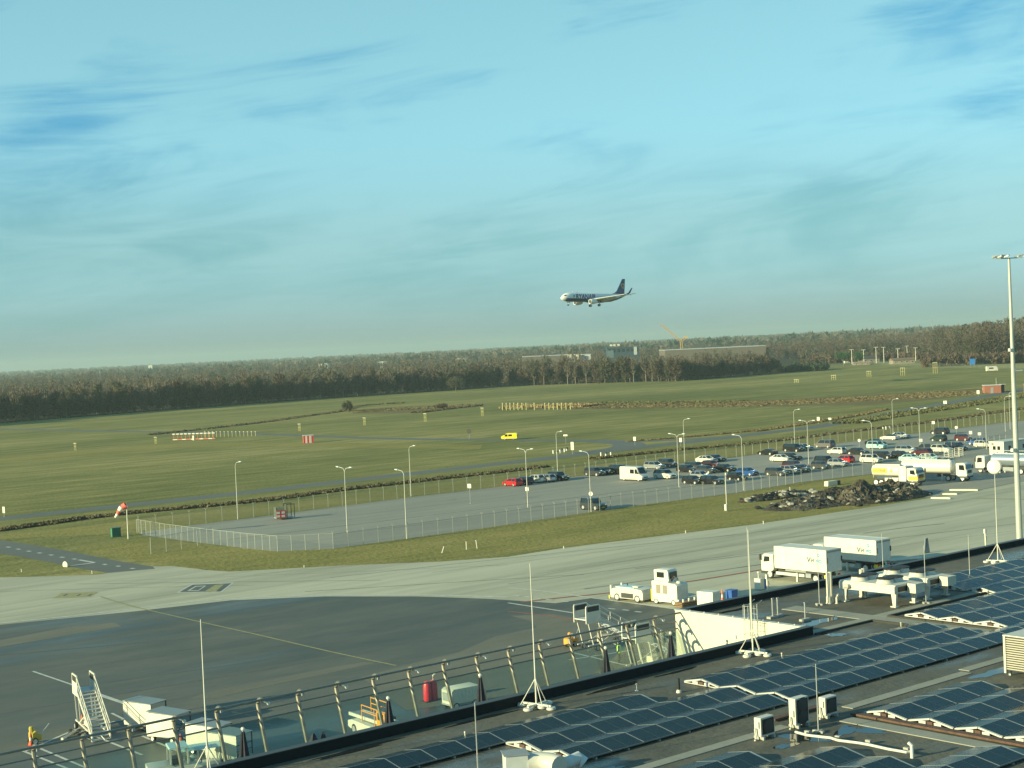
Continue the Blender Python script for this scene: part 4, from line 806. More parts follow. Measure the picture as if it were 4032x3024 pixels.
def box_truck(p, a, label):
    "rear of the box at x=0, cab towards +x"
    t = thing('box_truck', label, 'truck', p, a, 'white catering box trucks')
    L, Wd = 6.9, 2.45; zb, zt = 1.25, 3.55
    b = MB().prism([(0, zb), (L, zb), (L, zt), (0, zt)], -Wd/2, Wd/2, .03, .04).build('box_body', white, t)
    m = MB()
    for y in (-Wd/2, Wd/2):
        for z in (zb+.04, zt-.04): m.bx(.02, L-.02, y-.025, y+.025, z-.05, z+.05)
        for x in (.04, L-.04): m.bx(x-.05, x+.05, y-.02, y+.02, zb+.1, zt-.1)
    m.build('edge_trim', offwhite, b)
    s = 1
    MB().bx(L-1.6, L-.75, Wd/2, Wd/2+.012, zb+.2, zt-.25).build('side_door', offwhite, b); MB().bx(L-1.52, L-.83, Wd/2+.012, Wd/2+.016, zb+.28, zt-.33).build('side_door_panel', white, b)
    MB().bx(-.03, 0, -Wd/2+.12, Wd/2-.12, zb+.15, zt-.35).build('rear_shutter', lgrey, b); MB().bx(-.04, 0, -Wd/2+.05, Wd/2-.05, zt-.3, zt-.12).build('shutter_header', mgrey, b)
    for y in (-Wd/2+.05, Wd/2-.05): MB().bx(-.12, -.0, y-.05, y+.05, zb+.95, zb+1.5).build('rear_buffer', dark, b)
    T = Matrix.Translation((1.55, Wd/2+.02, zb+1.15)) @ Matrix.Rotation(math.pi, 4, 'Z') @ Matrix.Rotation(math.pi/2, 4, 'X')
    text('Vig', .80, ink, b, T @ Matrix.Translation((-.48, 0, 0)), bold=.014); text('go', .80, inkb, b, T @ Matrix.Translation((.55, 0, 0)), bold=.014)
    o = MB(); o.lathe([(.01, -.002), (.17, -.002), (.17, .002), (.01, .002)], 16, (1.02, Wd/2+.02, zb+1.72), 'Y'); o.build('logo_dot', inkb, b)
    MB().lathe([(.01, -.002), (.07, -.002), (.07, .002), (.01, .002)], 10, (1.02, Wd/2+.026, zb+1.72), 'Y').build('logo_dot_centre', white, b)
    truck_cab(t, L+.25, 1.75, 2.2, 1.0, 2.65, white)
    for y in (-.42, .42): MB().bx(.2, L+1.4, y-.06, y+.06, .72, .98).build('chassis_rail', dark, t)
    MB().prism([(.6, .95), (3.0, .95), (3.0, 1.22), (.6, 1.22)], -.9, .9).build('subframe', dark, t); MB().bx(3.2, 6.0, -.6, .6, .9, 1.2).build('lift_frame', mgrey, t)
    for s in (-1, 1):
        MB().bx(3.0, L-.1, s*1.15-.04, s*1.15+.04, .55, .85).build('side_guard', offwhite, t)
        MB().bx(3.75, 3.95, s*1.28-.08, s*1.28+.08, .02, .95).build('stabiliser_leg', offwhite, t); MB().bx(2.2, 2.9, s*.85-.25, s*.85+.25, .5, .95).build('tank', mgrey, t)
        add_wheel(t, L+.85, s*.98, .48); add_wheel(t, 1.6, s*.98, .48); add_wheel(t, 1.6, s*.72, .48)
        MB().bx(.0, .06, s*.8-.18, s*.8+.18, .8, 1.0).build('tail_light', redlens, t)
    MB().bx(.05, .45, .5, 1.1, .45, .95).build('yellow_lift_box', yellow, t)
    return t
NA = EA+math.pi/2
p1 = G(3215, 2297); d = Vector((math.cos(NA), math.sin(NA), 0)); s = Vector((-math.sin(NA), math.cos(NA), 0))
box_truck(p1-d*1.6-s*.98, NA, 'white box truck with cab and side door, nearer and left of the pair')
box_truck(p1-d*1.6-s*.98+e_*8.6+n_*.2, NA, 'white box truck farther right, half shaded by its neighbour')
# fuel vehicles
shell_o = mat('fuel_orange', (.85, .42, .03), .45); shell_y = mat('fuel_yellow', (.85, .62, .10), .45); shell_r = mat('fuel_red', (.70, .14, .04), .45)
def oval(x, yw, zc, zr, n=20, p=2.6):
    return [(x, math.copysign(abs(math.cos(t))**(2/p), math.cos(t))*yw, zc+math.copysign(abs(math.sin(t))**(2/p), math.sin(t))*zr) for t in [2*math.pi*k/n for k in range(n)]]
FA = EA-math.pi/2+.12
t = thing('fuel_truck', 'orange and white aviation fuel truck behind the rubble heap', 'truck', G(3596, 1912), FA); t.scale = (1.12, 1.12, 1.08)
tk = MB().loft([oval(-6.2, .9, 2.25, .72), oval(-6.12, 1.12, 2.25, .86), oval(-1.75, 1.12, 2.25, .86), oval(-1.7, 1.0, 2.25, .8)]).build('tank', white, t, True)
m = MB()
for s in (-1, 1): m.add([(-6.0, s*1.135, 1.95), (-3.6, s*1.135, 1.95), (-3.6, s*1.135, 2.65), (-6.0, s*1.135, 2.65)], [(0, 1, 2, 3)])
m.build('orange_panel', shell_o, tk)
for s, r in ((-1, 0), (1, math.pi)):
    text('Shell', .55, shell_r, tk, Matrix.Translation((-4.35, s*1.145, 2.3)) @ Matrix.Rotation(r, 4, 'Z') @ Matrix.Rotation(math.pi/2, 4, 'X'), bold=.01)
    MB().add([(-2.9+.24*math.sin(a), s*1.14, 2.3+.24*math.cos(a)) for a in [2*math.pi*k/14 for k in range(14)]], [tuple(range(14))]).build('round_emblem', shell_r, tk); MB().add([(-2.9+.16*math.sin(a)*(1 if math.cos(a) > -.4 else .6), s*1.146, 2.29+.16*math.cos(a)) for a in [2*math.pi*k/14 for k in range(14)]], [tuple(range(14))]).build('emblem_shell', shell_y, tk)
MB().bx(-6.0, -1.9, -.3, .3, 3.05, 3.2).build('walkway', lgrey, tk); MB().bx(-1.65, -.5, -1.15, 1.15, .75, 3.0).build('pump_cabinet', white, t)
cb = truck_cab(t, -.4, 1.75, 2.25, 1.0, 2.75, white); MB().bx(-.1, 1.37, -1.14, 1.14, .9, 1.5).build('orange_lower_cab', shell_o, t)
for y in (-.42, .42): MB().bx(-6, 1.1, y-.06, y+.06, .75, 1.0).build('chassis_rail', dark, t)
for x in (.45, -4.6, -5.5):
    for y in (-.98, .98): add_wheel(t, x, y, .48)
for s in (-1, 1): MB().bx(-4.0, -1.8, s*1.0-.1, s*1.0+.1, .6, 1.2).build('side_locker', offwhite, t)
def tanker(p, a, label, m, L=9.5, cabm=white, R=1.1):
    t = thing('tanker_truck', label, 'tanker', p, a, 'parked road tankers')
    zc = 2.35; secs = [oval(-L-.12, R*.55, zc, R*.5, 22, 2), oval(-L, R*.82, zc, R*.8, 22, 2), oval(-L+.25, R, zc, R, 22, 2.1), oval(-.6, R, zc, R, 22, 2.1), oval(-.35, R*.8, zc, R*.78, 22, 2), oval(-.25, R*.5, zc, R*.5, 22, 2)]
    k = MB().loft(secs).build('tank', m, t, True)
    MB().bx(-L+.5, -.9, -.28, .28, zc+R-.03, zc+R+.08).build('walkway', lgrey, k)
    for i in range(4): MB().lathe([(.25, 0), (.25, .12), (.2, .16)], 12, (-L+1.5+i*(L-2.6)/3, 0, zc+R+.05)).build('manhole', greym, k)
    for s in (-1, 1): MB().tube([(-L+.5, s*.32, zc+R+.5), (-.9, s*.32, zc+R+.5)], .025, 5).build('hand_rail', greym, k)
    truck_cab(t, .55, 1.9, 2.4, 1.1, 3.05, cabm)
    for y in (-.45, .45): MB().bx(-L+.4, 2.0, y-.07, y+.07, .85, 1.15).build('chassis_rail', dark, t)
    for s in (-1, 1):
        MB().bx(-L+3.6, -2.9, s*1.0-.12, s*1.0+.12, .5, 1.2).build('side_locker', mgrey, t); MB().bx(-2.2, -2.0, s*.8-.08, s*.8+.08, .05, 1.2).build('landing_leg', offwhite, t)
        for x in (1.55, -.9, -L+1.1, -L+2.2): add_wheel(t, x, s*1.0, .5)
        MB().bx(-L-.05, -L+.03, s*.85-.2, s*.85+.2, .85, 1.05).build('tail_light', redlens, t)
    return t
tankm = mat('tank_white', (.60, .585, .52), .25, spec=.6); steel = mat('polished_tank', (.55, .62, .66), .22, .75)
tanker(G(3765, 1893), FA+.05, 'long white road tanker with white cab behind the fuel truck', tankm)
tanker(G(3905, 1862), FA+math.pi-.1, 'polished steel road tanker seen from its rear at the right edge', steel, 8.5)
# ------------------------------------------------------------------ site cabin and compound
p = G(3900, 1790)
t = thing('site_cabin', 'cream portable cabin with two small windows behind the tankers', 'cabin', G(3897, 1796), EA-math.pi/2)
MB().bx(0, 3.2, 0, 9, .15, 2.75).build('wall', cream, t); MB().bx(-.12, 3.32, -.12, 9.12, 2.75, 2.9).build('roof', offwhite, t)
for x in (1.1, 2.1):
    o = MB().bx(x-.38, x+.38, -.03, .0, 1.2, 2.05).build('window', offwhite, t); MB().bx(x-.32, x+.32, -.045, -.03, 1.26, 1.99).build('pane', winm, o)
for y in (2, 4.5, 7): o = MB().bx(3.2, 3.23, y-.5, y+.5, 1.1, 2.05).build('window', offwhite, t); MB().bx(3.23, 3.245, y-.42, y+.42, 1.18, 1.97).build('pane', winm, o)
MB().bx(.5, .9, -.25, 0, 2.2, 2.6).build('wall_unit', mgrey, t)
for x in (.3, 2.9): MB().bx(x-.2, x+.2, .3, .7, 0, .15).build('foot', concrete, t)
for i, (x, y, l) in enumerate(((3648, 1822, 'left'), (3738, 1808, 'middle'), (3778, 1798, 'right'))):
    t = thing('wire_cage', 'white wire cage on the lot behind the tanker, %s of three' % l, 'cage', G(x, y), EA, 'wire cages behind the tanker'); 
    for a, b in ((0, 0), (1.3, 0), (0, 1.1), (1.3, 1.1)): MB().bx(a-.04, a+.04, b-.04, b+.04, 0, 1.7).build('corner_post', offwhite, t)
    for k in range(5): m = MB(); z = .15+k*.38; m.bx(0, 1.3, -.02, .02, z, z+.04); m.bx(0, 1.3, 1.08, 1.12, z, z+.04); m.bx(-.02, .02, 0, 1.1, z+.002, z+.042); m.bx(1.28, 1.32, 0, 1.1, z+.002, z+.042); m.build('rail', offwhite, t)
    for k in range(4): MB().bx(.2+k*.3, .23+k*.3, -.025, .0, .1, 1.7).build('bar', offwhite, t)
    MB().bx(.05, 1.25, .05, 1.05, .02, .12).build('floor', mgrey, t)
# floodlight mast
p = G(4018, 2210); h = GY(3981, 1018, p.y).z
t = thing('floodlight_mast', 'very tall pale floodlight mast at the right edge', 'floodlight mast', p, EA)
MB().tube([(0, 0, 0), (0, 0, h*.5), (0, 0, h)], [.36, .27, .13], 14).build('mast', mat('mast_grey', (.40, .42, .38), .5, .2, var=.08, scale=.7), t, True)
MB().bar((-1.0, 1.0, h+.05), (1.0, -1.0, h+.05), .14, .1).build('cross_arm', mgrey, t); MB().bar((-.8, -.5, h+.08), (.9, .6, h+.08), .12, .1).build('cross_arm', mgrey, t)
for i, (x, y) in enumerate(((-1.1, 1.1), (-.75, .75), (-.4, .4), (-.95, .4), (-.55, -.1), (.6, -.6), (1.0, -1.0))):
    o = MB().box((0, 0, 0), (.52, .40, .14), EA*0+.6).build('floodlight', greym, t, False, (x, y, h+.28)); o.rotation_euler = (rad(-16), rad(12), .3*i); MB().box((0, 0, -.08), (.44, .32, .03)).build('lens', lampw, o)
MB().bx(-.3, .3, -.3, .3, 0, .4).build('base', concrete, t)
o = MB().box((-.4, 0, h*.70), (.45, .25, .3)).build('camera_box', white, t); MB().box((-.5, 0, h*.37), (.7, .3, .35)).build('camera_box', white, t)
# ------------------------------------------------------------------ apron equipment
def stairs(p, a, label, H=2.75, run=4.7, wd=1.5):
    "platform at the origin end, flight descends towards +x"
    t = thing('boarding_stairs', label, 'boarding stairs', p, a, 'mobile boarding stairs')
    MB().bx(-1.3, .3, -wd/2, wd/2, H-.08, H).build('platform', lgrey, t)
    n = 13
    for k in range(n): x = .3+run*(k+.5)/n; z = H*(1-(k+1)/(n+.5)); MB().bx(x-.2, x+.2, -wd/2+.06, wd/2-.06, z-.04, z).build('step', lgrey, t)
    for s in (-1, 1):
        y = s*wd/2
        MB().bar((.2, y, H-.12), (run+.3, y, .22), .06, .26).build('stringer', offwhite, t)
        m = MB(); m.tube([(.25, y, H+1.0), (run+.3, y, 1.15)], .035, 6); m.tube([(.25, y, H+.5), (run+.3, y, .65)], .025, 6)
        for k in range(5): x = .3+run*k/4; z = H*(1-k/4.0)+.1*(k/4.0); m.tube([(x, y, z), (x, y, z+1.0)], .028, 6)
        m.build('handrail', white, t)
        o = MB().prism([(-1.35, H-.35), (.25, H-.35), (.32, H-.2), (.32, H+1.0), (.2, H+1.15), (-1.25, H+1.15), (-1.35, H+1.0)], y-.04, y+.04).build('side_panel', white, t)
        for q in (-1, 1): MB().bx(-1.2, .15, y+q*.042-.003, y+q*.042+.003, H+.62, H+1.05).build('panel_opening', dark, o)
        m = MB(); m.bar((-1.1, y*.9, H-.1), (-.5, y*.9, .45), .08); m.bar((.1, y*.9, H-.1), (.6, y*.9, .45), .08); m.bar((-1.1, y*.9, .5), (run*.9, y*.9, .45), .10); m.bar((.1, y*.9, .5), (run*.5, y*.9, H*.5), .07); m.build('truss', offwhite, t)
        for x in (-.3, run*.75): add_wheel(t, x, s*(wd/2+.1), .25)
    MB().bx(.8, 2.0, -.4, .4, .5, 1.0).build('drive_box', cream, t); MB().tube([(run+.2, 0, .35), (run+1.4, 0, .3)], .04, 6).build('tow_bar', offwhite, t)
    for s in (-1, 1): MB().bar((run*.4, s*.3, .3), (run*.4+.1, s*1.2, .1), .06).build('outrigger', offwhite, t)
    return t
stairs(G(2335, 2556), EA, 'long white boarding stairs with platform above the terrace railing')
stairs(G(2530, 2640), EA, 'second white boarding stairs behind the worker in the yellow vest')
stairs(G(345, 2868), EA-rad(103), 'white boarding stairs standing alone at the lower left', run=4.2, wd=1.25)
# baggage carts with canvas covers
def cart(px, py, label, a):
    t = thing('baggage_cart', label, 'baggage cart', G(px, py), a, 'covered baggage carts')
    MB().bx(-1.35, 1.35, -.75, .75, .38, .5).build('deck', mgrey, t)
    MB().prism([(-1.35, 1.95), (1.35, 2.05), (1.35, 2.09), (-1.35, 1.99)], -.82, .82).build('roof', mat('cart_roof_grey', (.22, .26, .27), .5), t)
    MB().loft([[(1.36, -.78, z), (1.30, -.78, z), (1.30, .78, z), (1.36, .78, z)] for z in (.5, 1.2, 1.94)]).build('end_cover', canvas, t)
    MB().add([(-1.35, .79, .5), (1.3, .80, .35), (1.35, .80, 2.0), (-1.35, .79, 1.94), (0, .86, 1.1)], [(0, 1, 4), (1, 2, 4), (2, 3, 4), (3, 0, 4)]).build('side_cover', canvas, t)
    for x in (-1.3, 1.3):
        for y in (-.75, .75): MB().bx(x-.03, x+.03, y-.03, y+.03, .5, 1.96).build('corner_post', dark, t)
    m = MB()
    for z in (.9, 1.3): m.bx(-1.33, -1.28, -.75, .75, z, z+.04)
    m.bar((-1.30, .75, .5), (-1.30, -.1, 1.5), .04); m.build('end_frame', dark, t)
    for x in (-.9, .9):
        for y in (-.62, .62): add_wheel(t, x, y, .2)
    MB().tube([(-1.35, 0, .4), (-2.1, 0, .35)], .035, 6).build('draw_bar', mgrey, t)
CA = EA-rad(72)+math.pi
cart(575, 2868, 'white canvas baggage cart, leftmost of the four', CA); cart(668, 2915, 'white canvas baggage cart, second from the left with a loose flap', CA); cart(828, 2965, 'white canvas baggage cart right of the tripod mast', CA); cart(905, 3000, 'white canvas baggage cart next to the navy parasol', CA)
# tow tractors and loaders
t = thing('tow_tractor', 'white tow tractor with open cab cut by the bottom edge', 'tow tractor', G(690, 3065), EA-.35)
MB().prism([(-1.7, .35), (-1.7, 1.0), (-.3, 1.05), (-.1, .95), (1.2, .95), (1.65, .8), (1.7, .35)], -.8, .8, .06, .1).build('body', white, t, True)
for x, y in ((-.3, -.7), (-.3, .7), (.75, -.7), (.75, .7)): MB().bx(x-.05, x+.05, y-.05, y+.05, 1.0, 2.0).build('cab_post', offwhite, t)
MB().prism([(-.4, 2.0), (.85, 2.0), (.8, 2.1), (-.35, 2.1)], -.8, .8).build('cab_roof', mat('pale_blue_roof', (.45, .62, .64), .4), t); MB().bx(-.2, .3, -.45, .45, 1.0, 1.35).build('seat', dark, t); MB().bx(.66, .7, -.62, .62, 1.15, 1.95).build('windscreen', sheer('cab_glass', (.2, .3, .3), .2, gloss=1.0, tintc=(.8, .95, .93)), t)
for x in (-1.1, 1.1):
    for y in (-.75, .75): add_wheel(t, x, y, .34)
MB().sphere((1.2, .3, 1.1), .25, 10, .7).build('beacon_hood', white, t)
t = thing('flatbed_dolly', 'pale blue roofed dolly train beside the tow tractor', 'dolly', G(790, 3035), EA-.35)
MB().bx(-1.3, 1.3, -.7, .7, .4, .5).build('deck', lgrey, t); MB().prism([(-1.35, 1.5), (1.35, 1.55), (1.35, 1.6), (-1.35, 1.55)], -.75, .75).build('roof', MATS['pale_blue_roof'], t)
for x in (-1.2, 0, 1.2):
    for y in (-.65, .65): MB().bx(x-.03, x+.03, y-.03, y+.03, .5, 1.52).build('post', mgrey, t)
for x in (-.9, .9):
    for y in (-.6, .6): add_wheel(t, x, y, .2)
t = thing('belt_loader', 'white belt loader with orange guard rails beyond the railing glass', 'belt loader', G(1500, 2905), EA-math.pi/2-.15)
MB().prism([(-3.0, .45), (-3.0, .85), (-2.4, 1.0), (2.4, 1.0), (3.0, .9), (3.1, .5), (2.4, .35), (-2.6, .35)], -1.0, 1.0, .05, .1).build('body', white, t, True)
MB().prism([(-3.6, 1.05), (3.3, 1.25), (3.3, 1.4), (-3.6, 1.2)], -.45, .45).build('belt', mgrey, t); 
for s in (-1, 1): MB().prism([(-3.7, 1.0), (3.4, 1.2), (3.4, 1.42), (-3.7, 1.22)], s*.5-.06, s*.5+.06).build('belt_side', offwhite, t)
for s in (-1, 1):
    m = MB(); x0, x1 = (-2.8, -.4) if s > 0 else (-1.2, 2.6)
    for z in (1.75, 2.15): m.tube([(x0, s*.75, z), (x1, s*.75, z+.05)], .04, 6)
    for x in (x0, (x0+x1)/2, x1): m.tube([(x, s*.75, 1.0), (x, s*.75, 2.18)], .04, 6)
    m.build('guard_rail', orange, t)
o = MB().bx(1.3, 2.5, -.9, -.82, 1.2, 2.2).build('orange_gate', orange, t); MB().bx(1.5, 2.3, -.93, -.91, 1.65, 2.1).build('gate_opening', dark, o)
MB().bx(.2, .6, .2, .9, 1.0, 1.4).build('seat', dark, t); MB().tube([(.7, .5, 1.1), (.6, .5, 1.6)], .12, 8).build('steering_column', lgrey, t)
for x in (-2.0, 2.0):
    for y in (-.92, .92): add_wheel(t, x, y, .38)
t = thing('extinguisher_trolley', 'pair of tall red extinguisher bottles on the stand', 'fire extinguisher', G(1697, 2760), EA)
for x in (-.3, .28): MB().lathe([(.28, 0), (.30, .05), (.30, 1.15), (.22, 1.38), (.08, 1.46)], 14, (x, 0, .08)).build('bottle', mat('red_bottle', (.62, .035, .06), .35), t, True)
MB().tube([(.28, 0, 1.5), (.28, 0, 1.85), (.5, 0, 1.95)], .06, 6).build('valve', white, t); MB().bx(-.7, .7, -.4, .4, .02, .08).build('base', dark, t)
t = thing('ground_power_unit', 'small white ground power unit beside the navy parasol', 'power unit', G(1815, 2782), EA-.1)
MB().prism([(-1.2, .4), (-1.2, 1.35), (-1.0, 1.5), (1.2, 1.5), (1.3, 1.3), (1.3, .4)], -.7, .7, .05, .08).build('casing', offwhite, t, True); MB().bx(-1.22, -1.2, -.5, .5, .6, 1.2).build('control_panel', mgrey, t)
for k in range(6): MB().bx(-.6+k*.3, -.42+k*.3, -.72, -.70, .8, 1.3).build('louvre', lgrey, t)
for x in (-.8, .8):
    for y in (-.6, .6): add_wheel(t, x, y, .26)
MB().bx(-1.2, 1.3, -.68, .68, .28, .4).build('chassis', mgrey, t)
# pushback tug and tall power unit on the apron
t = thing('pushback_tug', 'low white pushback tug left of the tall white unit', 'pushback tug', G(2497, 2364), EA-math.pi/2+.08); t.scale = (.86, .86, .86)
MB().prism([(-2.6, .35), (-2.6, 1.15), (-2.2, 1.45), (1.2, 1.6), (2.2, 1.5), (2.4, 1.2), (2.4, .35)], -1.2, 1.2, .05, .1).build('body', offwhite, t, True)
for y in (-1.22, 1.22): MB().bx(-.9, .9, y-.02, y+.02, .45, 1.0).build('wheel_bay', dark, t)
MB().bx(-2.0, .8, -.9, .9, 1.5, 1.62).build('deck_plate', mat('pale_blue_roof', (.45, .62, .64)), t); MB().bx(-2.64, -2.58, -.9, .9, .5, 1.1).build('front_frame', cream, t); MB().bx(-2.68, -2.62, -.35, .35, .5, 1.3).build('tow_hook_panel', dark, t)
for x in (-1.6, 1.5):
    for y in (-1.1, 1.1): add_wheel(t, x, y, .45)
for y in (-.95, .95): MB().bx(-2.7, -2.5, y-.14, y+.14, .5, 1.75).build('corner_post', white, t)
MB().tube([(-1.2, .3, 1.6), (-1.2, .3, 1.85)], .08, 8).build('beacon', dark, t); MB().bx(.2, 1.0, -.4, .1, 1.62, 1.72).build('hatch', white, t); MB().bx(-2.75, -2.6, -1.3, -1.1, .2, .6).build('yellow_step', yellow, t)
t = thing('heating_unit', 'tall white ground unit with glazed cab on top', 'ground unit', G(2640, 2376), EA-math.pi/2+.12); t.scale = (.82, .82, .77)
MB().bx(-1.9, 2.1, -1.1, 1.1, .35, .8).build('chassis', lgrey, t); MB().prism([(-1.9, .8), (-1.9, 2.9), (-1.7, 3.0), (.6, 3.0), (.7, 2.8), (1.7, 2.7), (1.9, 2.5), (1.9, .8)], -1.1, 1.1, .04, .06).build('body', white, t, True)
o = MB().bx(-1.96, -1.9, -.9, .9, 1.0, 2.6).build('louvre_panel', offwhite, t)
for k in range(8): MB().bx(-1.99, -1.96, -.85, .85, 1.05+k*.19, 1.15+k*.19).build('louvre', lgrey, o)
for x in (-.9, .1): MB().bx(x-.32, x+.32, 1.1, 1.125, 1.4, 2.5).build('side_grille', mat('tan_grille', (.24, .21, .17), .7), t)
for x in (-.9, .1): MB().bx(x-.32, x+.32, -1.125, -1.1, 1.4, 2.5).build('side_grille', MATS['tan_grille'], t)
c = MB().prism([(-1.6, 3.0), (-1.65, 4.3), (-1.5, 4.4), (.35, 4.4), (.5, 4.2), (.6, 3.0)], -.9, .9, .04, .06).build('cab', white, t, True)
for y in (-.5, 0, .5): MB().bx(-1.70, -1.63, y-.18, y+.18, 3.4, 4.15).build('cab_window', winm, c)
for s in (-1, 1): MB().bx(-1.2, -.1, s*.9-.012, s*.9+.012, 3.4, 4.1).build('cab_window', winm, c)
MB().bx(.55, .62, -.7, .7, 3.3, 4.1).build('cab_window', winm, c); MB().tube([(.6, -.4, 3.0), (1.0, -.4, 3.6), (1.5, -.4, 3.3)], .12, 8).build('hose', dark, t); MB().lathe([(.28, 0), (.3, .25), (.1, .3)], 12, (1.4, 0, 2.7)).build('exhaust_cap', white, t)
for x in (-1.3, 1.3):
    for y in (-1.0, 1.0): add_wheel(t, x, y, .36)
MB().bx(-2.0, -1.85, -1.15, -.95, .4, 1.9).build('yellow_corner', yellow, t)
t = thing('white_cabinet', 'plain white cabinet standing at the roof edge', 'cabinet', G(2792, 2412), EA-math.pi/2+.15)
MB().prism([(-.9, .15), (-.9, 2.05), (.9, 2.05), (.9, .15)], -.6, .6, .02, .03).build('casing', white, t); MB().bx(-.8, .8, -.5, .5, 0, .15).build('plinth', mgrey, t); MB().bx(.9, .92, -.45, .45, .3, 1.9).build('door', offwhite, t)
t = thing('pallet_stack', 'brown wooden pallets with white tubes behind the cabinet', 'pallets', G(2705, 2385), EA)
for k in range(3): MB().bx(-1.2, 1.2, -.5, .5, .05+k*.16, .14+k*.16).build('pallet', wood_pal, t)
for k in range(3): MB().lathe([(.1, 0), (.1, .3)], 8, (-.9+k*.8, -.4, .5)).build('tube', white, t)
def cone(px, py, h, label):
    t = thing('traffic_cone', label, 'traffic cone', G(px, py), 0, 'traffic cones on the apron')
    MB().bx(-.22, .22, -.22, .22, 0, .04).build('base', red, t)
    MB().lathe([(.17, .04), (.11, h*.4)], 10).build('cone', mat('cone_orange', (.75, .13, .05), .5), t); MB().lathe([(.11, h*.4), (.08, h*.62)], 10).build('white_band', white, t); MB().lathe([(.08, h*.62), (.03, h)], 10).build('tip', MATS['cone_orange'], t)
cone(2845, 2373, 1.3, 'tall orange and white cone right of the white cabinet'); cone(325, 2868, 1.0, 'orange cone at the foot of the left boarding stairs'); cone(122, 2935, .9, 'orange and white cone at the lower left'); cone(713, 2960, 1.2, 'orange and white cone above the tow tractor')
t = thing('waste_bin', 'blue plastic bin right of the tall cone', 'bin', G(2882, 2368), EA)
MB().prism([(-.4, .1), (-.45, 1.1), (.45, 1.1), (.4, .1)], -.4, .4).build('body', blue, t); MB().bx(-.48, .48, -.45, .45, 1.1, 1.16).build('lid', blue, t)
t = thing('floor_jack', 'blue and white stand unit left of the parked truck', 'stand unit', G(2996, 2322), EA)
MB().bx(-.5, .1, -.4, .4, .1, 1.2).build('cabinet', white, t); MB().bx(.1, .45, -.4, .4, .1, 1.1).build('blue_panel', blue, t); MB().tube([(-.3, 0, 1.2), (-.3, 0, 1.75)], .05, 6).build('stem', white, t); MB().sphere((-.3, 0, 1.8), .12, 8).build('lamp', white, t)
def pole_unit(px, py, h, label):
    t = thing('service_post', label, 'service post', G(px, py), EA, 'white service posts at the roof edge')
    MB().tube([(0, 0, 0), (0, 0, h)], .09, 8).build('post', white, t); MB().bx(-.16, .16, -.1, .1, h*.75, h+.05).build('head', white, t); MB().tube([(.15, 0, h*.6), (.3, 0, h*.4), (.12, 0, h*.2)], .03, 6).build('hose', dark, t)
pole_unit(3022, 2325, 1.6, 'white service post right of the blue and white stand unit'); pole_unit(3881, 2148, 1.9, 'white service post with dark top left of the tall mast')
t = thing('ladder_rack', 'blue grey flat trolley with long white tubes right of the trucks', 'trolley', G(3560, 2225), EA-.5)
MB().bx(-1.8, 1.8, -.6, .6, .4, .55).build('deck', mgrey, t)
for k in range(4): MB().tube([(-1.9, -.45+k*.3, .65), (1.9, -.4+k*.3, .72)], .09, 8).build('tube', white, t)
for x in (-1.2, 1.2):
    for y in (-.5, .5): add_wheel(t, x, y, .22)
t = thing('a_frame_sign', 'dark A shaped stand right of the trucks', 'stand', G(3650, 2178), EA)
for s in (-1, 1): MB().bar((s*.3, 0, 0), (0, 0, 1.7), .06, .5).build('panel', mgrey, t)
MB().bar((-.2, 0, .6), (.2, 0, .6), .04).build('brace', dark, t)
def debris(px, py, label, m, a, L=1.2, y0=.1):
    t = thing('hand_cart', label, 'equipment', G(px, py), a)
    MB().prism([(-L/2, .25), (-L/2, .8), (-.1, .95), (L/2, .6), (L/2, .25)], -.35, .35, .04, .06).build('body', m, t, True); MB().tube([(L/2, 0, .5), (L/2+.7, 0, 1.2)], .04, 6).build('handle', greym, t); MB().lathe([(.16, 0), (.18, .3), (.1, .4)], 10, (-.25, 0, .85)).build('cap', m, t)
    for y in (-.36, .36): add_wheel(t, -.2, y, .25)
debris(2250, 2545, 'small yellow fuelling cart left of the long stairs', orange, EA+.4, 1.6)
debris(140, 2928, 'small yellow hand cart beside the cone at the lower left', mat('dull_yellow', (.42, .34, .06), .6), EA, .7)
t = thing('towbar', 'white aircraft tow bar lying beside the left stairs', 'tow bar', G(300, 2890), EA+.7)
MB().tube([(-2.2, 0, .2), (1.5, 0, .25)], .10, 8).build('tube', white, t); MB().box((1.7, 0, .25), (.6, .35, .2)).build('head', cream, t)
for y in (-.3, .3): add_wheel(t, -.2, y, .2)
# worker
t = thing('person', 'worker in a yellow high visibility vest and dark trousers standing by the stairs', 'person', G(2440, 2612), EA+2.2)
vs_ = [(0, 0, .95), (0, 0, 1.15), (0, 0, 1.38), (0, 0, 1.5), (0, .01, 1.58), (0, .02, 1.72), (0, -.10, .92), (0, -.12, .5), (0, -.13, .08), (.13, -.14, .04), (0, .10, .92), (.03, .12, .5), (0, .13, .08), (.13, .14, .04), (0, -.20, 1.40), (.0, -.27, 1.12), (.14, -.25, .95), (.2, -.22, .88), (0, .20, 1.40), (0, .27, 1.12), (.12, .26, .94), (.18, .24, .87)]
ed_ = [(0, 1), (1, 2), (2, 3), (3, 4), (4, 5), (0, 6), (6, 7), (7, 8), (8, 9), (0, 10), (10, 11), (11, 12), (12, 13), (2, 14), (14, 15), (15, 16), (16, 17), (2, 18), (18, 19), (19, 20), (20, 21)]
rd_ = [.15, .15, .15, .06, .10, .095, .10, .075, .05, .04, .10, .075, .05, .04, .07, .055, .04, .035, .07, .055, .04, .035]
me = bpy.data.meshes.new('body'); me.from_pydata(vs_, ed_, []); me.materials.append(mat('dark_workwear', (.02, .025, .04), .8)); o = ob('body', me, t)
o.modifiers.new('skin', 'SKIN'); 
for i, v in enumerate(me.skin_vertices[0].data): v.radius = (rd_[i], rd_[i]); v.use_root = (i == 0)
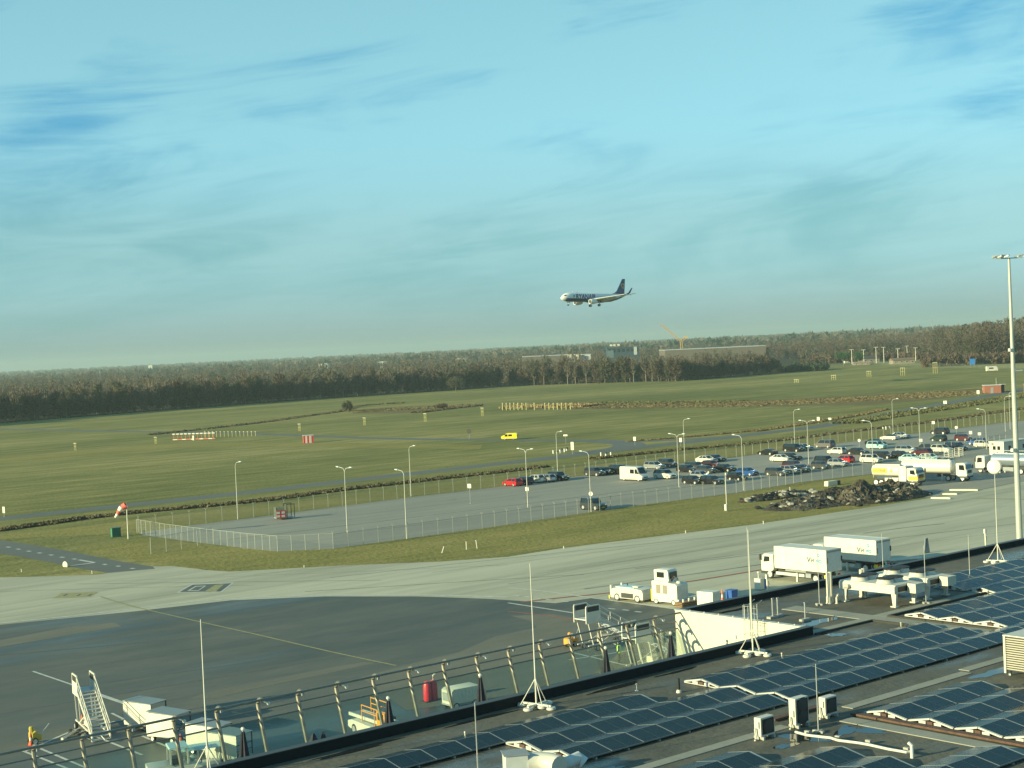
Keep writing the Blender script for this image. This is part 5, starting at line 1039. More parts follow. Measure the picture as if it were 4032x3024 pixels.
o.modifiers.new('sub', 'SUBSURF').levels = 1
o.modifiers['sub'].render_levels = 2
MB().loft([[(1.0*r*math.cos(6.283*k/14), 1.25*r*math.sin(6.283*k/14), z) for k in range(14)] for z, r in ((.88, .185), (1.1, .18), (1.3, .19), (1.44, .16), (1.5, .09))]).build('vest', mat('hi_vis_yellow', (.62, .85, .06), .7), t, True)
MB().lathe([(.185, 1.08), (.19, 1.10), (.19, 1.15), (.185, 1.17)], 14).build('reflective_band', mat('reflective_grey', (.7, .72, .7), .4), t).scale = (1.02, 1.27, 1)
MB().sphere((0, .02, 1.74), .112, 10, .8).build('hair', mat('dark_hair', (.02, .015, .012), .8), t)
MB().sphere((.05, .02, 1.66), .085, 10).build('face', mat('skin_tone', (.45, .29, .21), .6), t)
# ------------------------------------------------------------------ rubble heap
def heap(name, label, cx, cy, sx, sy, h, seed, m, a=EA):
    r = np.random.default_rng(seed); n = 54; vs = []; fs = []
    gx = np.linspace(-1, 1, n*2); gy = np.linspace(-1, 1, n); pk = [(r.uniform(-.7, .7), r.uniform(-.4, .4), r.uniform(.25, .5), r.uniform(.5, 1)) for _ in range(7)]
    ns = r.standard_normal((n*2, n)); ns2 = np.repeat(np.repeat(r.standard_normal((n//2+1, n//4+1)), 4, 0), 4, 1)[:n*2, :n]
    for i, x in enumerate(gx):
        for j, y in enumerate(gy):
            q = max(0, 1-(x*x)**1.2-(y*y)); z = max(0, q)**.8*(.45+sum(k*math.exp(-((x-a_)**2/.05+(y-b_)**2/(c_*.3))) for a_, b_, c_, k in pk)*.42)
            z = h*z+(.16*ns[i, j]+.3*ns2[i, j])*min(1, q*2)*.8*h/4; vs.append((x*sx, y*sy, max(-.1, z) if q > 0 else -.1))
    for i in range(2*n-1):
        for j in range(n-1): fs.append((i*n+j, (i+1)*n+j, (i+1)*n+j+1, i*n+j+1))
    me = bpy.data.meshes.new(name); me.from_pydata(vs, [], fs); me.materials.append(m)
    return tag(ob(name, me, None, (cx, cy, 0), a), label, 'rubble heap')
rubm = layered('rubble', ((.016, .016, .013), (.060, .052, .038), (.24, .21, .16)), .9, coarse=.35, fine=1.6, rot=0, bump=.5, bscale=2.5, ramp=(.36, .5, .72))
p = G(3312, 1968); heap('rubble_heap', 'long dark heap of broken asphalt and earth on the verge', p.x, p.y, 17, 6.0, 1.8, 5, rubm)
p = G(3462, 1962); heap('rubble_heap', 'dark taller end of the heap in front of the fuel truck', p.x, p.y, 11, 5.5, 2.5, 9, rubm)
p = G(3060, 1958); heap('rubble_heap', 'low tapering left tail of the rubble heap', p.x, p.y, 9, 2.6, .9, 3, rubm)
chunk = [MB().loft([[(r*math.cos(6.283*k/6)*rng.uniform(.7, 1.2), r*math.sin(6.283*k/6)*rng.uniform(.7, 1.2), z) for k in range(6)] for z, r in ((-.2, .35), (.05, .5), (.25, .25))]).mesh('chunk', mat('rubble_pale', (.30, .29, .25), .9, var=.4, scale=3)) for _ in range(4)]
chunkd = [c.copy() for c in chunk]
for c in chunkd: c.materials[0] = mat('rubble_dark', (.03, .03, .028), .85, var=.4, scale=3)
t = thing('rubble_blocks', 'pale and dark broken blocks scattered over the rubble heap', 'rubble', (0, 0, 0))
def hz(cx, cy, sx, sy, h, x, y):
    return h*.5*max(0, 1-(x/sx)**2-(y/sy)**2)
for k in range(170):
    b = rng.choice(((G(3300, 1968), 17, 6.0, 2.0), (G(3440, 1965), 11, 5.5, 2.7), (G(3060, 1958), 9, 2.6, 1.0)))
    x = rng.uniform(-.9, .9)*b[1]; y = rng.uniform(-.9, .5)*b[2]; z = hz(0, 0, b[1], b[2], b[3], x, y); q = b[0]+e_*x+n_*y
    o = ob('block', rng.choice(chunk if rng.random() < .45 else chunkd), t, (q.x, q.y, z+.15)); s = rng.uniform(.5, 1.5); o.scale = (s*1.2, s, s*.8); o.rotation_euler = (rng.uniform(-.5, .5), rng.uniform(-.5, .5), rng.random()*6)
for i, (x, y, L, l) in enumerate(((3705, 1964, 3.0, 'nearest the apron'), (3795, 1932, 4.4, 'long one farther right'), (3740, 1948, 2.2, 'middle short one'))):
    t = thing('concrete_beam', 'pale concrete beam lying at the end of the rubble, '+l, 'beam', G(x, y), EA-1.3+i*.1, 'concrete beams by the rubble')
    MB().prism([(-L/2, .0), (-L/2, .22), (L/2, .22), (L/2, 0)], -.2, .2, .02, .03).build('beam', mat('pale_beam', (.62, .58, .46), .8), t); MB().bx(-L/2+.3, L/2-.3, -.08, .08, .22, .25).build('ridge', cream, t)
t = thing('barrier_block', 'pale concrete block behind the rubble heap', 'block', G(3272, 1912), EA); MB().prism([(-1.3, 0), (-1.2, .8), (1.2, .8), (1.3, 0)], -.4, .4).build('block', MATS['pale_beam'], t); MB().bx(1.3, 2.2, -.3, .3, 0, .7).build('dark_end', dark, t)
# goal like frame box in the car park, box and wind sock on the grass
t = thing('marker_trailer', 'red and white marked frame trailer in the empty car park', 'trailer', G(1118, 2044), EA-.3)
MB().bx(-1.4, 1.3, -1.0, 1.0, .25, .4).build('deck', mgrey, t)
for x in (-1.4, .3, 1.5):
    for y in (-1, 1): MB().bx(x-.05, x+.05, y-.05, y+.05, .25, 2.4 if x > 0 else 2.0).build('post', dark, t)
m = MB()
for y in (-1, 1): m.bx(.25, 1.55, y-.05, y+.05, 2.35, 2.45)
m.build('top_frame', dark, t); MB().bx(-1.42, .25, -.98, .98, .4, 2.0).build('mesh_box', sheer('trailer_mesh', (.2, .24, .22), .35), t)
o = MB().bx(-1.45, .1, -1.12, -1.05, .3, 1.5).build('marker_board', red, t)
for x in (-1.2, -.4):
    for z in (.45, 1.0): MB().bx(x-.22, x+.32, -1.14, -1.12, z, z+.35).build('white_panel', white, o)
t = thing('cable_box', 'green utility box on the grass left of the wind sock', 'utility box', G(457, 2114), EA-.2)
MB().bx(-.65, .65, -.45, .45, 0, 1.35).build('casing', mat('box_green', (.02, .13, .075), .5), t); MB().bx(-.7, .7, -.5, .5, 1.35, 1.42).build('lid', mat('box_green_lid', (.03, .16, .1), .5), t); MB().bx(-.67, -.65, -.4, .4, .1, 1.25).build('door', mat('box_green_door', (.05, .2, .13), .5), t)
p = G(505, 2122); h = GY(500, 1980, p.y).z
t = thing('wind_sock', 'red and white wind sock hanging from a white pole', 'wind sock', p)
MB().tube([(0, 0, 0), (0, 0, h)], [.10, .06], 8).build('pole', white, t); MB().tube([(0, 0, h-.1), (-.35, 0, h-.1)], .03, 6).build('arm', mgrey, t)
pts = [(-.1, 0, h-.35), (-.7, 0, h-.6), (-1.1, 0, h-1.1), (-1.4, 0, h-1.6), (-1.75, 0, h-2.1)]; rr = [.5, .42, .34, .25, .16]
for k in range(4): MB().tube([pts[k], ((pts[k][0]+pts[k+1][0])/2, 0, (pts[k][2]+pts[k+1][2])/2-.03), pts[k+1]], [rr[k], (rr[k]+rr[k+1])/2, rr[k+1]], 12, False).build('sock_band', [mat('sock_red', (.70, .13, .09), .7), mat('sock_white', (.8, .78, .72), .7)][k % 2], t, True)
# ------------------------------------------------------------------ far field furniture
ypost = mat('yellow_mast', (.40, .36, .15), .6)
def masts(bx, by, ty, n, sp, label, group='approach light masts on the field', w_=.12):
    p = G(bx, by); h = GY(bx, ty, p.y).z
    t = thing('approach_light', label, 'approach light', p, EA-math.pi/2, group)
    for k in range(n):
        x = (k-(n-1)/2)*sp; MB().bx(x-w_/2, x+w_/2, -w_/2, w_/2, 0, h).build('mast', ypost, t)
    if n > 1: MB().bx(-(n-1)/2*sp, (n-1)/2*sp, -.05, .05, h*.55, h*.55+.1).build('cross_bar', ypost, t)
    MB().bx(-(n-1)/2*sp-.3, (n-1)/2*sp+.3, -.15, .15, h, h+.12).build('light_bar', cream, t)
for (a, b, c, l) in ((297, 1774, 1746, 'leftmost'), (614, 1748, 1722, 'second from the left, before the antenna row'), (1180, 1698, 1670, 'above the striped hut'), (1436, 1675, 1646, 'below the lone bush'), (1675, 1661, 1629, 'left of the black round board'), (1900, 1638, 1607, 'left end of the row of posts'), (3137, 1508, 1495, 'fifth from the right in the far field'), (3283, 1496, 1478, 'fourth from the right in the far field'), (3422, 1485, 1462, 'third from the right in the far field'), (3555, 1479, 1449, 'second from the right with a T head'), (3683, 1470, 1428, 'rightmost and tallest')):
    masts(a, b, c, 3, (.6 if a < 2000 else 1.3), 'yellow approach light frame, '+l, w_=.11 if a < 2000 else .16)
RW = ['first', 'second', 'third', 'fourth', 'fifth', 'sixth', 'seventh', 'eighth', 'ninth', 'tenth', 'eleventh', 'twelfth', 'thirteenth', 'fourteenth']
for k, x in enumerate((1980, 1995, 2010, 2025, 2041, 2057, 2073, 2105, 2147, 2163, 2180, 2196, 2213, 2230, 2247)):
    masts(x, 1615-(x-1980)*.01, 1588, 1, 1, 'yellow post in the row before the straw reed bed, %s' % (RW+['last'])[k], 'yellow posts in a row', .30)
for k in range(14):
    masts(808+k*15.3, 1722-k*.4, 1700, 1, 1, 'pale post in the row behind the antenna, %s from the left' % RW[k], 'pale posts behind the antenna', .16)
p = G(763, 1733); t = thing('localiser_antenna', 'red and white antenna row with white capsules on the grass', 'antenna', p, EA-math.pi/2+rad(35))
for k in range(11):
    x = -7+k*1.4; MB().bx(x-.06, x+.06, -.06, .06, .2, 1.9).build('post', mat('antenna_red', (.42, .12, .08), .6), t); MB().tube([(x-.5, 0, 2.1), (x+.5, 0, 2.1)], .22, 8).build('element', white, t, True)
MB().bx(-7.6, 7.6, -.1, .1, .2, .5).build('base_rail', MATS['antenna_red'], t); MB().bx(-.3, .3, -.4, -.1, 0, 1.5).build('cabinet', white, t)
for k in range(5): MB().bx(-7.2+k*3.1, -5.9+k*3.1, -.12, -.10, .22, .48).build('white_band', white, t)
p = G(1214, 1744); t = thing('striped_hut', 'red and white striped equipment hut on the field', 'hut', p, rad(12)); t.scale = (.9, .9, .92)
MB().bx(-1.6, 1.6, -1.2, 1.2, 0, 2.4).build('wall', white, t); MB().bx(-1.7, 1.7, -1.3, 1.3, 2.4, 2.55).build('roof', lgrey, t)
for x in (-1.35, -.1, 1.3): MB().bx(x-.3, x+.3, -1.215, -1.2, .02, 2.4).build('red_stripe', red, t)
for y in (-.7, .5): MB().bx(-1.615, -1.6, y-.3, y+.3, .02, 2.4).build('red_stripe', red, t)
MB().bx(.35, .85, -1.22, -1.2, .1, 2.0).build('door', lgrey, t)
brick = mat('red_brick', (.30, .12, .08), .85, var=.2, scale=4)
p = G(3912, 1548); t = thing('brick_hut', 'small red brick hut with flat roof beside the perimeter road', 'hut', p, rad(-6))
MB().bx(-3.2, 2.8, 0, 4, 0, 2.9).build('wall', brick, t); MB().bx(-3.4, 3.0, -.2, 4.2, 2.9, 3.1).build('roof', lgrey, t); MB().bx(2.9, 4.6, .3, 3.7, 3.0, 3.25).build('roof', mgrey, t); MB().bx(2.8, 4.2, .8, 3.5, 0, 2.9).build('annex', dark, t); MB().bx(-1.0, .0, -.03, 0, 0, 2.1).build('door', mgrey, t); MB().tube([(1.5, 2, 3.1), (1.5, 2, 5.5)], .05, 6).build('aerial', greym, t)
signpost(3852, 1560, 1537, 'white board left of the brick hut', w_=1.0, h_=1.3); signpost(3875, 1548, 1527, 'upper white board at the corner of the brick hut', w_=1.0, h_=.9)
p = G(4085, 1545); t = thing('brick_annex', 'second low brick building behind the tall mast', 'hut', p, rad(-6)); MB().bx(-4, 4, 0, 4, 0, 3).build('wall', brick, t); MB().bx(-4.2, 4.2, -.2, 4.2, 3, 3.2).build('roof', mgrey, t)
# distant road furniture, houses and works
def farpole(x, by, ty, label, arm=True):
    p = G(x, by); h = GY(x, ty, p.y).z
    t = thing('street_lamp', label, 'street lamp', p, 0, 'distant street lamps'); MB().tube([(0, 0, 0), (0, 0, h)], [.28, .2], 6).build('pole', white, t); MB().bx(-1.6, 1.6, -.2, .2, h, h+.3).build('lamp_head', white, t)
for i, (x, b, ty) in enumerate(((3355, 1434, 1377), (3402, 1432, 1378), (3451, 1430, 1368), (3481, 1427, 1368), (3537, 1430, 1374), (3573, 1418, 1363), (3606, 1420, 1370))): farpole(x, b, ty, 'pale street lamp near the distant houses, %s from the left' % RW[i])
p = G(3829, 1440); h = GY(3829, 1413, p.y).z; t = thing('road_sign', 'large blue road sign in front of the right wood', 'road sign', p); MB().bx(-1.7, 1.7, -.05, .05, 0.8, h).build('plate', mat('sign_blue', (.03, .20, .62), .5), t); MB().bx(-1.2, -1.0, 0.06, .2, 0, h).build('post', greym, t); MB().bx(1.0, 1.2, 0.06, .2, 0, h).build('post', greym, t)
p = G(3705, 1432); h = GY(3705, 1418, p.y).z; t = thing('road_sign', 'small blue road sign left of the large one', 'road sign', p); MB().bx(-1.0, 1.0, -.05, .05, h-1.3, h).build('plate', MATS['sign_blue'], t); MB().bx(-.1, .1, 0.06, .2, 0, h).build('post', greym, t)
p = G(3905, 1463); t = thing('camper_van', 'white camper van on the distant road', 'camper van', p, .05); MB().prism([(-3, .4), (-3, 2.7), (-2.8, 2.9), (2.4, 2.9), (2.8, 2.2), (3.2, 1.3), (3.2, .4)], -1.1, 1.1, .1, .2).build('body', white, t, True); MB().bx(-1.8, .6, -1.12, -1.1, 1.5, 2.2).build('window', winm, t)
for x in (-2, 2.2):
    for y in (-1, 1): add_wheel(t, x, y, .38)
van(G(3335, 1432)+Vector((0, 0, 0)), 'white', 'tiny white van left of the distant street lamps', .3, 5, 1.9, 2.1)
car(4010, 1463, 'sedan', 'silver', 'silver car on the distant road at the right edge', da=rad(40))
tile = mat('pale_roof', (.42, .40, .36), .8, var=.15, scale=.5); dwall = mat('house_wall', (.26, .22, .18), .85, var=.2, scale=.7)
def house(x, by, wd, h, rh, label, rm, dp=9, wm=None):
    p = G(x, by); t = thing('house', label, 'house', p, rng.uniform(-.2, .2)); MB().bx(-wd/2, wd/2, 0, dp, 0, h).build('wall', wm or dwall, t)
    MB().add([(-wd/2-.4, -.5, h), (wd/2+.4, -.5, h), (wd/2+.4, dp+.5, h), (-wd/2-.4, dp+.5, h), (-wd/2-.4, dp/2, h+rh), (wd/2+.4, dp/2, h+rh)], [(0, 1, 5, 4), (2, 3, 4, 5), (0, 4, 3), (1, 2, 5), (0, 3, 2, 1)]).build('roof', rm, t)
    k = max(2, int(wd/4))
    for i in range(k): xx = -wd/2+wd*(i+.5)/k; o = MB().bx(xx-.8, xx+.8, -.06, 0, h*.35, h*.75).build('window', white, t); MB().bx(xx-.65, xx+.65, -.09, -.06, h*.4, h*.7).build('pane', winm, o)
house(3226, 1424, 11, 3.0, 1.9, 'low house with pale roof left of the green pine', tile); house(3430, 1428, 14, 3.2, 2.2, 'dark house with pale eaves behind the street lamps', mat('dark_roof', (.06, .06, .06), .7)); house(3395, 1437, 12, 1.6, .8, 'low sandy shed before the street lamps', mat('sand_roof', (.40, .32, .22), .9)); house(3690, 1385, 12, 5, 3, 'pale gabled house deep in the right wood', tile); house(3560, 1432, 16, 2.6, 1.6, 'brown bungalow between the street lamps', mat('brown_roof', (.18, .13, .09), .9))
def block(x, by_Y, x1, ytop, ybot, label, m, cat='building', dp=20, wins=0, rm=None):
    Y = by_Y; a = GY(x, ytop, Y); b = GY(x1, ytop-(x1-x)*.0459, Y); wd = b.x-a.x; z1 = a.z; t = thing('industrial_building', label, cat, ((a.x+b.x)/2, Y, 0), 0)
    MB().bx(-wd/2, wd/2, 0, dp, 0, z1-.5).build('wall', m, t); MB().bx(-wd/2-.3, wd/2+.3, -.3, dp+.3, z1-.5, z1).build('roof', rm or m, t)
    for k in range(wins): xx = -wd/2+wd*(k+.5)/wins; MB().bx(xx-wd/wins*.3, xx+wd/wins*.3, -.15, 0, z1-4.5, z1-1.5).build('window', winm, t)
    return t
dk = mat('dark_blue_cladding', (.03, .06, .085), .5, var=.1); shed = mat('pale_cladding', (.55, .56, .53), .5); roofl = mat('grey_shed_roof', (.40, .44, .44), .6)
o = block(2390, 1480, 2516, 1369, 1395, 'dark blue office block with white plant on its roof above the wood', dk, wins=7)
for x in (-12, -9, -5): MB().bx(x, x+2.2, 2, 6, 21, 22.6).build('roof_plant', white, o)
MB().bx(-15, -9, -.2, 0, 10, 17).build('side_panel', mat('slate_cladding', (.10, .15, .17), .5), o); MB().bx(10, 13, -.25, 0, 12, 20).build('light_window', roofl, o)
block(2618, 1560, 3015, 1378, 1390, 'very long white roofed warehouse above the wood', mat('brown_cladding', (.12, .105, .085), .8), dp=60, rm=roofl); block(2058, 1500, 2234, 1404, 1408, 'low dark shed in the wood left of the office block', MATS['brown_cladding'], dp=40, rm=roofl); block(2236, 1495, 2278, 1396, 1408, 'cream gabled shed end left of the office block', cream, dp=20); block(2292, 1500, 2325, 1395, 1408, 'small grey shed left of the office block', lgrey, dp=20)
block(1788, 2300, 1842, 1411, 1416, 'distant white shed in the wood, centre left', shed); block(1486, 2400, 1524, 1424, 1430, 'distant white hall in the wood farther left', shed); block(1254, 2100, 1290, 1433, 1440, 'distant pale roof in the wood, left of centre', shed)
block(583, 4500, 599, 1438, 1446, 'tiny white tower block on the left horizon', white, dp=8)
block(3900, 1150, 3960, 1452, 1460, 'low grey shed at the wood edge on the right', mgrey)
cy = mat('crane_yellow', (.52, .34, .13), .5)
Yc = 1600; b0 = GY(2694, 1372, Yc); t = thing('tower_crane', 'orange luffing crane above the distant wood', 'crane', (b0.x, Yc, 0))
def lattice(a, b, w_, n, name):
    m = MB(); a = Vector(a); b = Vector(b); d = (b-a).normalized(); s = d.cross(Vector((0, 1, 0))).normalized()*w_/2; q = Vector((0, w_/2, 0))
    for c in (s+q, s-q, -s+q, -s-q): m.bar(a+c, b+c, .35)
    for k in range(n):
        m.bar(a+(b-a)*k/n+s, a+(b-a)*(k+1)/n-s, .25); m.bar(a+(b-a)*k/n-s, a+(b-a)*(k+.5)/n+s, .25)
    m.build(name, cy, t)
top = GY(2682, 1343, Yc)-b0; tip = GY(2601, 1277, Yc)-b0; ctr = GY(2694, 1333, Yc)-b0; z0 = b0.z
top.z += z0; tip.z += z0; ctr.z += z0
lattice((top.x, 0, 0), (top.x, 0, top.z), 2.0, 12, 'mast'); lattice((top.x, 0, top.z), (tip.x, 0, tip.z), 1.6, 12, 'jib'); lattice((top.x, 0, top.z), (ctr.x+2.5, 0, ctr.z+2), 2.0, 3, 'counter_jib'); MB().box((ctr.x+2, 0, ctr.z+1.2), (2.5, 2.2, 2.2)).build('counterweight', cy, t)
for i, (x, yb, yt, l) in enumerate(((3672, 1288, 1255, 'lattice pylon on the right horizon'), (2882, 1336, 1325, 'short pale mast on the middle horizon'))):
    a = GY(x, yb, 4000); b = GY(x, yt, 4000); t = thing('distant_mast', l, 'mast', (a.x, 4000, 0)); MB().tube([(0, 0, 0), (0, 0, b.z)], [2.2, .7], 5).build('mast', mgrey, t); MB().bx(-3, 3, -.4, .4, b.z-8, b.z-7).build('arm', mgrey, t)
# ------------------------------------------------------------------ trees
def twigs(n, H, R, seed, zc=.62, zr=.40, wdt=(.14, .42), ln=(.9, 2.2), clumps=12, up=.7):
    r = np.random.default_rng(seed)
    cc = r.standard_normal((clumps, 3)); cc /= np.linalg.norm(cc, axis=1)[:, None]; cc *= (r.random((clumps, 1))**.4)*.72
    k = r.integers(0, clumps, n); p = cc[k]+r.standard_normal((n, 3))*.24; l = np.linalg.norm(p, axis=1); p[l > 1] /= l[l > 1][:, None]
    pos = p*np.array([R, R, H*zr])+np.array([0, 0, H*zc])
    d = p*np.array([1, 1, .6])+np.array([0, 0, up])+r.standard_normal((n, 3))*.35; d /= np.linalg.norm(d, axis=1)[:, None]
    q = np.cross(d, r.standard_normal((n, 3))); q /= np.linalg.norm(q, axis=1)[:, None]
    L = r.uniform(*ln, n)[:, None]; w_ = r.uniform(*wdt, n)[:, None]
    return np.stack([pos-d*L*.5-q*w_, pos-d*L*.5+q*w_, pos+d*L*.5], 1)
def trunk_mb(H, r0, seed, limbs=6):
    rr_ = random.Random(seed); m = MB(); bend = rr_.uniform(-.4, .4)
    m.tube([(0, 0, 0), (bend*.3, 0, H*.3), (bend, .1, H*.62), (bend*.6, 0, H*.9)], [r0, r0*.75, r0*.45, r0*.12], 6)
    for k in range(limbs):
        z = H*rr_.uniform(.3, .65); a = rr_.random()*6.28; L = H*rr_.uniform(.18, .3); m.tube([(bend*.5, 0, z), (bend*.5+L*.5*math.cos(a), L*.5*math.sin(a), z+L*.5), (bend*.5+L*.8*math.cos(a), L*.8*math.sin(a), z+L*1.1)], [r0*.4, r0*.25, r0*.06], 4)
    return m
def tri_mesh(name, A, m):
    n = len(A); me = bpy.data.meshes.new(name); me.vertices.add(n*3); me.loops.add(n*3); me.polygons.add(n)
    me.vertices.foreach_set('co', A.reshape(-1).astype(np.float32)); me.loops.foreach_set('vertex_index', np.arange(n*3, dtype=np.int32)); me.polygons.foreach_set('loop_start', np.arange(0, n*3, 3, dtype=np.int32)); me.polygons.foreach_set('loop_total', np.full(n, 3, dtype=np.int32))
    me.materials.append(m); me.update(); me.validate(); return me
bare = [mat('bare_twigs_brown', (.112, .090, .064), .95, var=.2, scale=.05), mat('bare_twigs_grey', (.142, .120, .088), .95, var=.2, scale=.05), mat('bare_twigs_russet', (.118, .086, .060), .95, var=.2, scale=.05), mat('olive_twigs', (.090, .084, .052), .95, var=.2, scale=.05)]
for b_ in bare:
    pb = b_.node_tree.nodes['Principled BSDF']; L_ = b_.node_tree.links; col_ = pb.inputs['Base Color'].links[0].from_socket
    tr_ = b_.node_tree.nodes.new('ShaderNodeBsdfTranslucent'); mx_ = b_.node_tree.nodes.new('ShaderNodeMixShader'); mx_.inputs[0].default_value = .28; L_.new(col_, tr_.inputs[0]); L_.new(pb.outputs[0], mx_.inputs[1]); L_.new(tr_.outputs[0], mx_.inputs[2]); L_.new(mx_.outputs[0], b_.node_tree.nodes['Material Output'].inputs[0])
everg = mat('evergreen_needles', (.028, .05, .026), .95, var=.35, scale=.3)
bark = mat('grey_bark', (.16, .14, .115), .9, var=.3, scale=1.5); birch = mat('pale_bark', (.23, .21, .175), .9, var=.3, scale=1.5)
KINDS = []
for k in range(8):
    H = 12.5+(k % 4)*.8; KINDS.append((tri_mesh('crown', twigs(900, H, 3.6+.3*(k % 3), 100+k, .56, .46), bare[k % 4]), trunk_mb(H, .22, k).mesh('trunk', bark)))
BIR = [(tri_mesh('crown', twigs(520, 15.5, 2.6, 200+k, .66, .36, (.10, .28), (.9, 2.0)), bare[1]), trunk_mb(15.5, .24, 40+k, 8).mesh('trunk', birch)) for k in range(4)]
def tree(p, kind, label, group, sc_=1.0, name='bare_tree'):
    t = thing(name, label, 'tree', p, rng.random()*6.28, group); a = ob('crown', kind[0], t); b = ob('trunk', kind[1], t)
    s = sc_*rng.uniform(.74, 1.18); t.scale = (s*rng.uniform(.9, 1.15), s*rng.uniform(.9, 1.15), s); return t
EDGE = [(-260, 1694), (0, 1667), (450, 1631), (1000, 1589), (1400, 1561), (1750, 1539), (2000, 1521), (2316, 1510), (2542, 1503), (2678, 1501), (2814, 1490), (3000, 1475), (3187, 1459), (3250, 1451)]
EW = [G(*q) for q in EDGE]
def along(P, sp):
    out = []
    for a, b in zip(P[:-1], P[1:]):
        n = max(1, int((b-a).length/sp))
        for k in range(n): out.append((a+(b-a)*k/n, (b-a).normalized()))
    return out
cnt = 0
for q, d in along(EW, 6.3):
    nrm = Vector((-d.y, d.x, 0))
    if nrm.y < 0: nrm = -nrm
    for row in range(3):
        if cnt >= 290: break
        xi = q.x/q.y
        r_ = q+nrm*(2+row*6+rng.uniform(-1.5, 1.5))+d*rng.uniform(-2.5, 2.5)
        if row == 0 and .01 < xi < .115 and rng.random() < .5: tree(r_-nrm*2, rng.choice(BIR), 'tall pale trunked birch at the sunny front of the wood', 'birches at the wood edge', 1.0, 'birch_tree')
        else: tree(r_, rng.choice(KINDS), ('bare brown tree at the wood edge, '+('at its left end' if xi < -.24 else 'behind the antenna row' if xi < -.15 else 'left of the lone bush' if xi < -.08 else 'between lone bush and post row' if xi < 0 else 'behind the row of posts' if xi < .05 else 'below the office block' if xi < .095 else 'below the crane' if xi < .13 else 'at its right end')), 'trees along the wood edge', .86 if xi > .11 else 1.0)
        cnt += 1
# the wood behind, one mass of countless trees
exi = np.array([p.x/p.y for p in EW]); eY = np.array([p.y for p in EW])
def wood(name, label, n, y0, y1, lo, hi, m, seed, ntri, hfun, Rr=3.6, keep=None, wdt=(.3, .8), ln=(1.2, 2.6)):
    r = np.random.default_rng(seed); xi = r.uniform(lo, hi, n); ye = np.interp(xi, exi, eY)+(3 if name == 'undergrowth' else 18) if y0 is None else np.full(n, y0)
    Y = ye*np.exp(r.random(n)*np.log(y1/ye)); X = xi*Y
    if keep is not None: k = keep(xi, Y); xi, X, Y = xi[k], X[k], Y[k]; n = len(xi)
    base = [twigs(ntri, 1.0, 1.0, seed+50+q, .52, .5, (0, 0), (0, 0)) for q in range(5)]
    pos = [b.mean(1) for b in base]
    hs = hfun(xi, Y, r); out = []
    for i in range(n):
        P = pos[i % 5]*np.array([Rr*hs[i]/13, Rr*hs[i]/13, hs[i]]); mm = len(P); a = r.random()*6.28; c, s = math.cos(a), math.sin(a)
        P = P@np.array([[c, s, 0], [-s, c, 0], [0, 0, 1]])
        d = np.column_stack([P[:, 0]/Rr*.8, P[:, 1]/Rr*.8, np.full(mm, .8)])+r.standard_normal((mm, 3))*.4; d /= np.linalg.norm(d, axis=1)[:, None]
        q = np.cross(d, r.standard_normal((mm, 3))); q /= np.linalg.norm(q, axis=1)[:, None]; k = hs[i]/13*(1 if Rr < 6 else 2.2)
        L = r.uniform(*ln, mm)[:, None]*k; w_ = r.uniform(*wdt, mm)[:, None]*k; P = P+np.array([X[i], Y[i], 0])
        out.append(np.stack([P-d*L*.5-q*w_, P-d*L*.5+q*w_, P+d*L*.5], 1))
    return tag(ob(name, tri_mesh(name, np.concatenate(out), m)), label, None, None, 'stuff')
def hA(xi, Y, r): return np.where((xi > .06) & (xi < .17) & (Y < 1560), 11.5, 13.5)*r.uniform(.72, 1.18, len(xi))*(1+.13*np.sin(xi*61+Y*.013)+.09*np.sin(xi*137-Y*.02))
def kA(xi, Y): return ~((xi > .155) & (Y < 1500)) & ~((xi > .055) & (xi < .162) & (Y > 1470) & (Y < 1640)) & ~((xi > 0.0) & (xi < .055) & (Y > 1485) & (Y < 1545))
for i, (m, n) in enumerate(((bare[0], 1300), (bare[1], 1000), (bare[2], 1000), (bare[3], 500), (everg, 260))):
    wood('woodland', 'winter wood behind the field edge, one mass of bare trees', n, None, 2600, -.37, .36, m, 300+i, 150, hA, 3.8, kA, (.16, .45), (1.0, 2.2))
def hF(xi, Y, r): return (11.5+9.5*np.clip((xi+.33)/.5, 0, 1.1))*r.uniform(.8, 1.08, len(xi))
for i, (m, n) in enumerate(((bare[0], 800), (bare[1], 700), (everg, 500), (bare[3], 500))):
    wood('far_woodland', 'far woods fading out towards the horizon', n, 2500, 9500, -.40, .40, m, 400+i, 60, hF, 14, None, (.8, 2.0), (2, 5))
def hR(xi, Y, r): return np.interp(xi, [.15, .22, .25, .285, .32, .36], [16, 20, 20, 25, 28, 30])*r.uniform(.75, 1.05, len(xi))
for i, (m, n) in enumerate(((bare[0], 420), (bare[1], 440), (bare[2], 320), (bare[3], 150), (everg, 70))):
    wood('right_woodland', 'tall bare wood behind the houses on the right', n, 1010, 2000, .17, .37, m, 500+i, 330, hR, 3.6, wdt=(.10, .26), ln=(.7, 1.5), keep=lambda xi, Y: (Y > np.interp(xi, [.16, .19, .25, .275, .29, .37], [1500, 1430, 1430, 1180, 1035, 1005])))
wood('hedge', 'brown hedge line along the distant road on the right', 260, 998, 1022, .262, .36, bare[2], 560, 120, lambda xi, Y, r: 7*r.uniform(.7, 1.2, len(xi)), 7)
wood('hedge', 'low dark hedge at the end of the wood', 60, 1030, 1075, .165, .20, everg, 561, 120, lambda xi, Y, r: 5*r.uniform(.7, 1.2, len(xi)), 7)
fl_ = [(p.x, p.y+4) for p in EW]
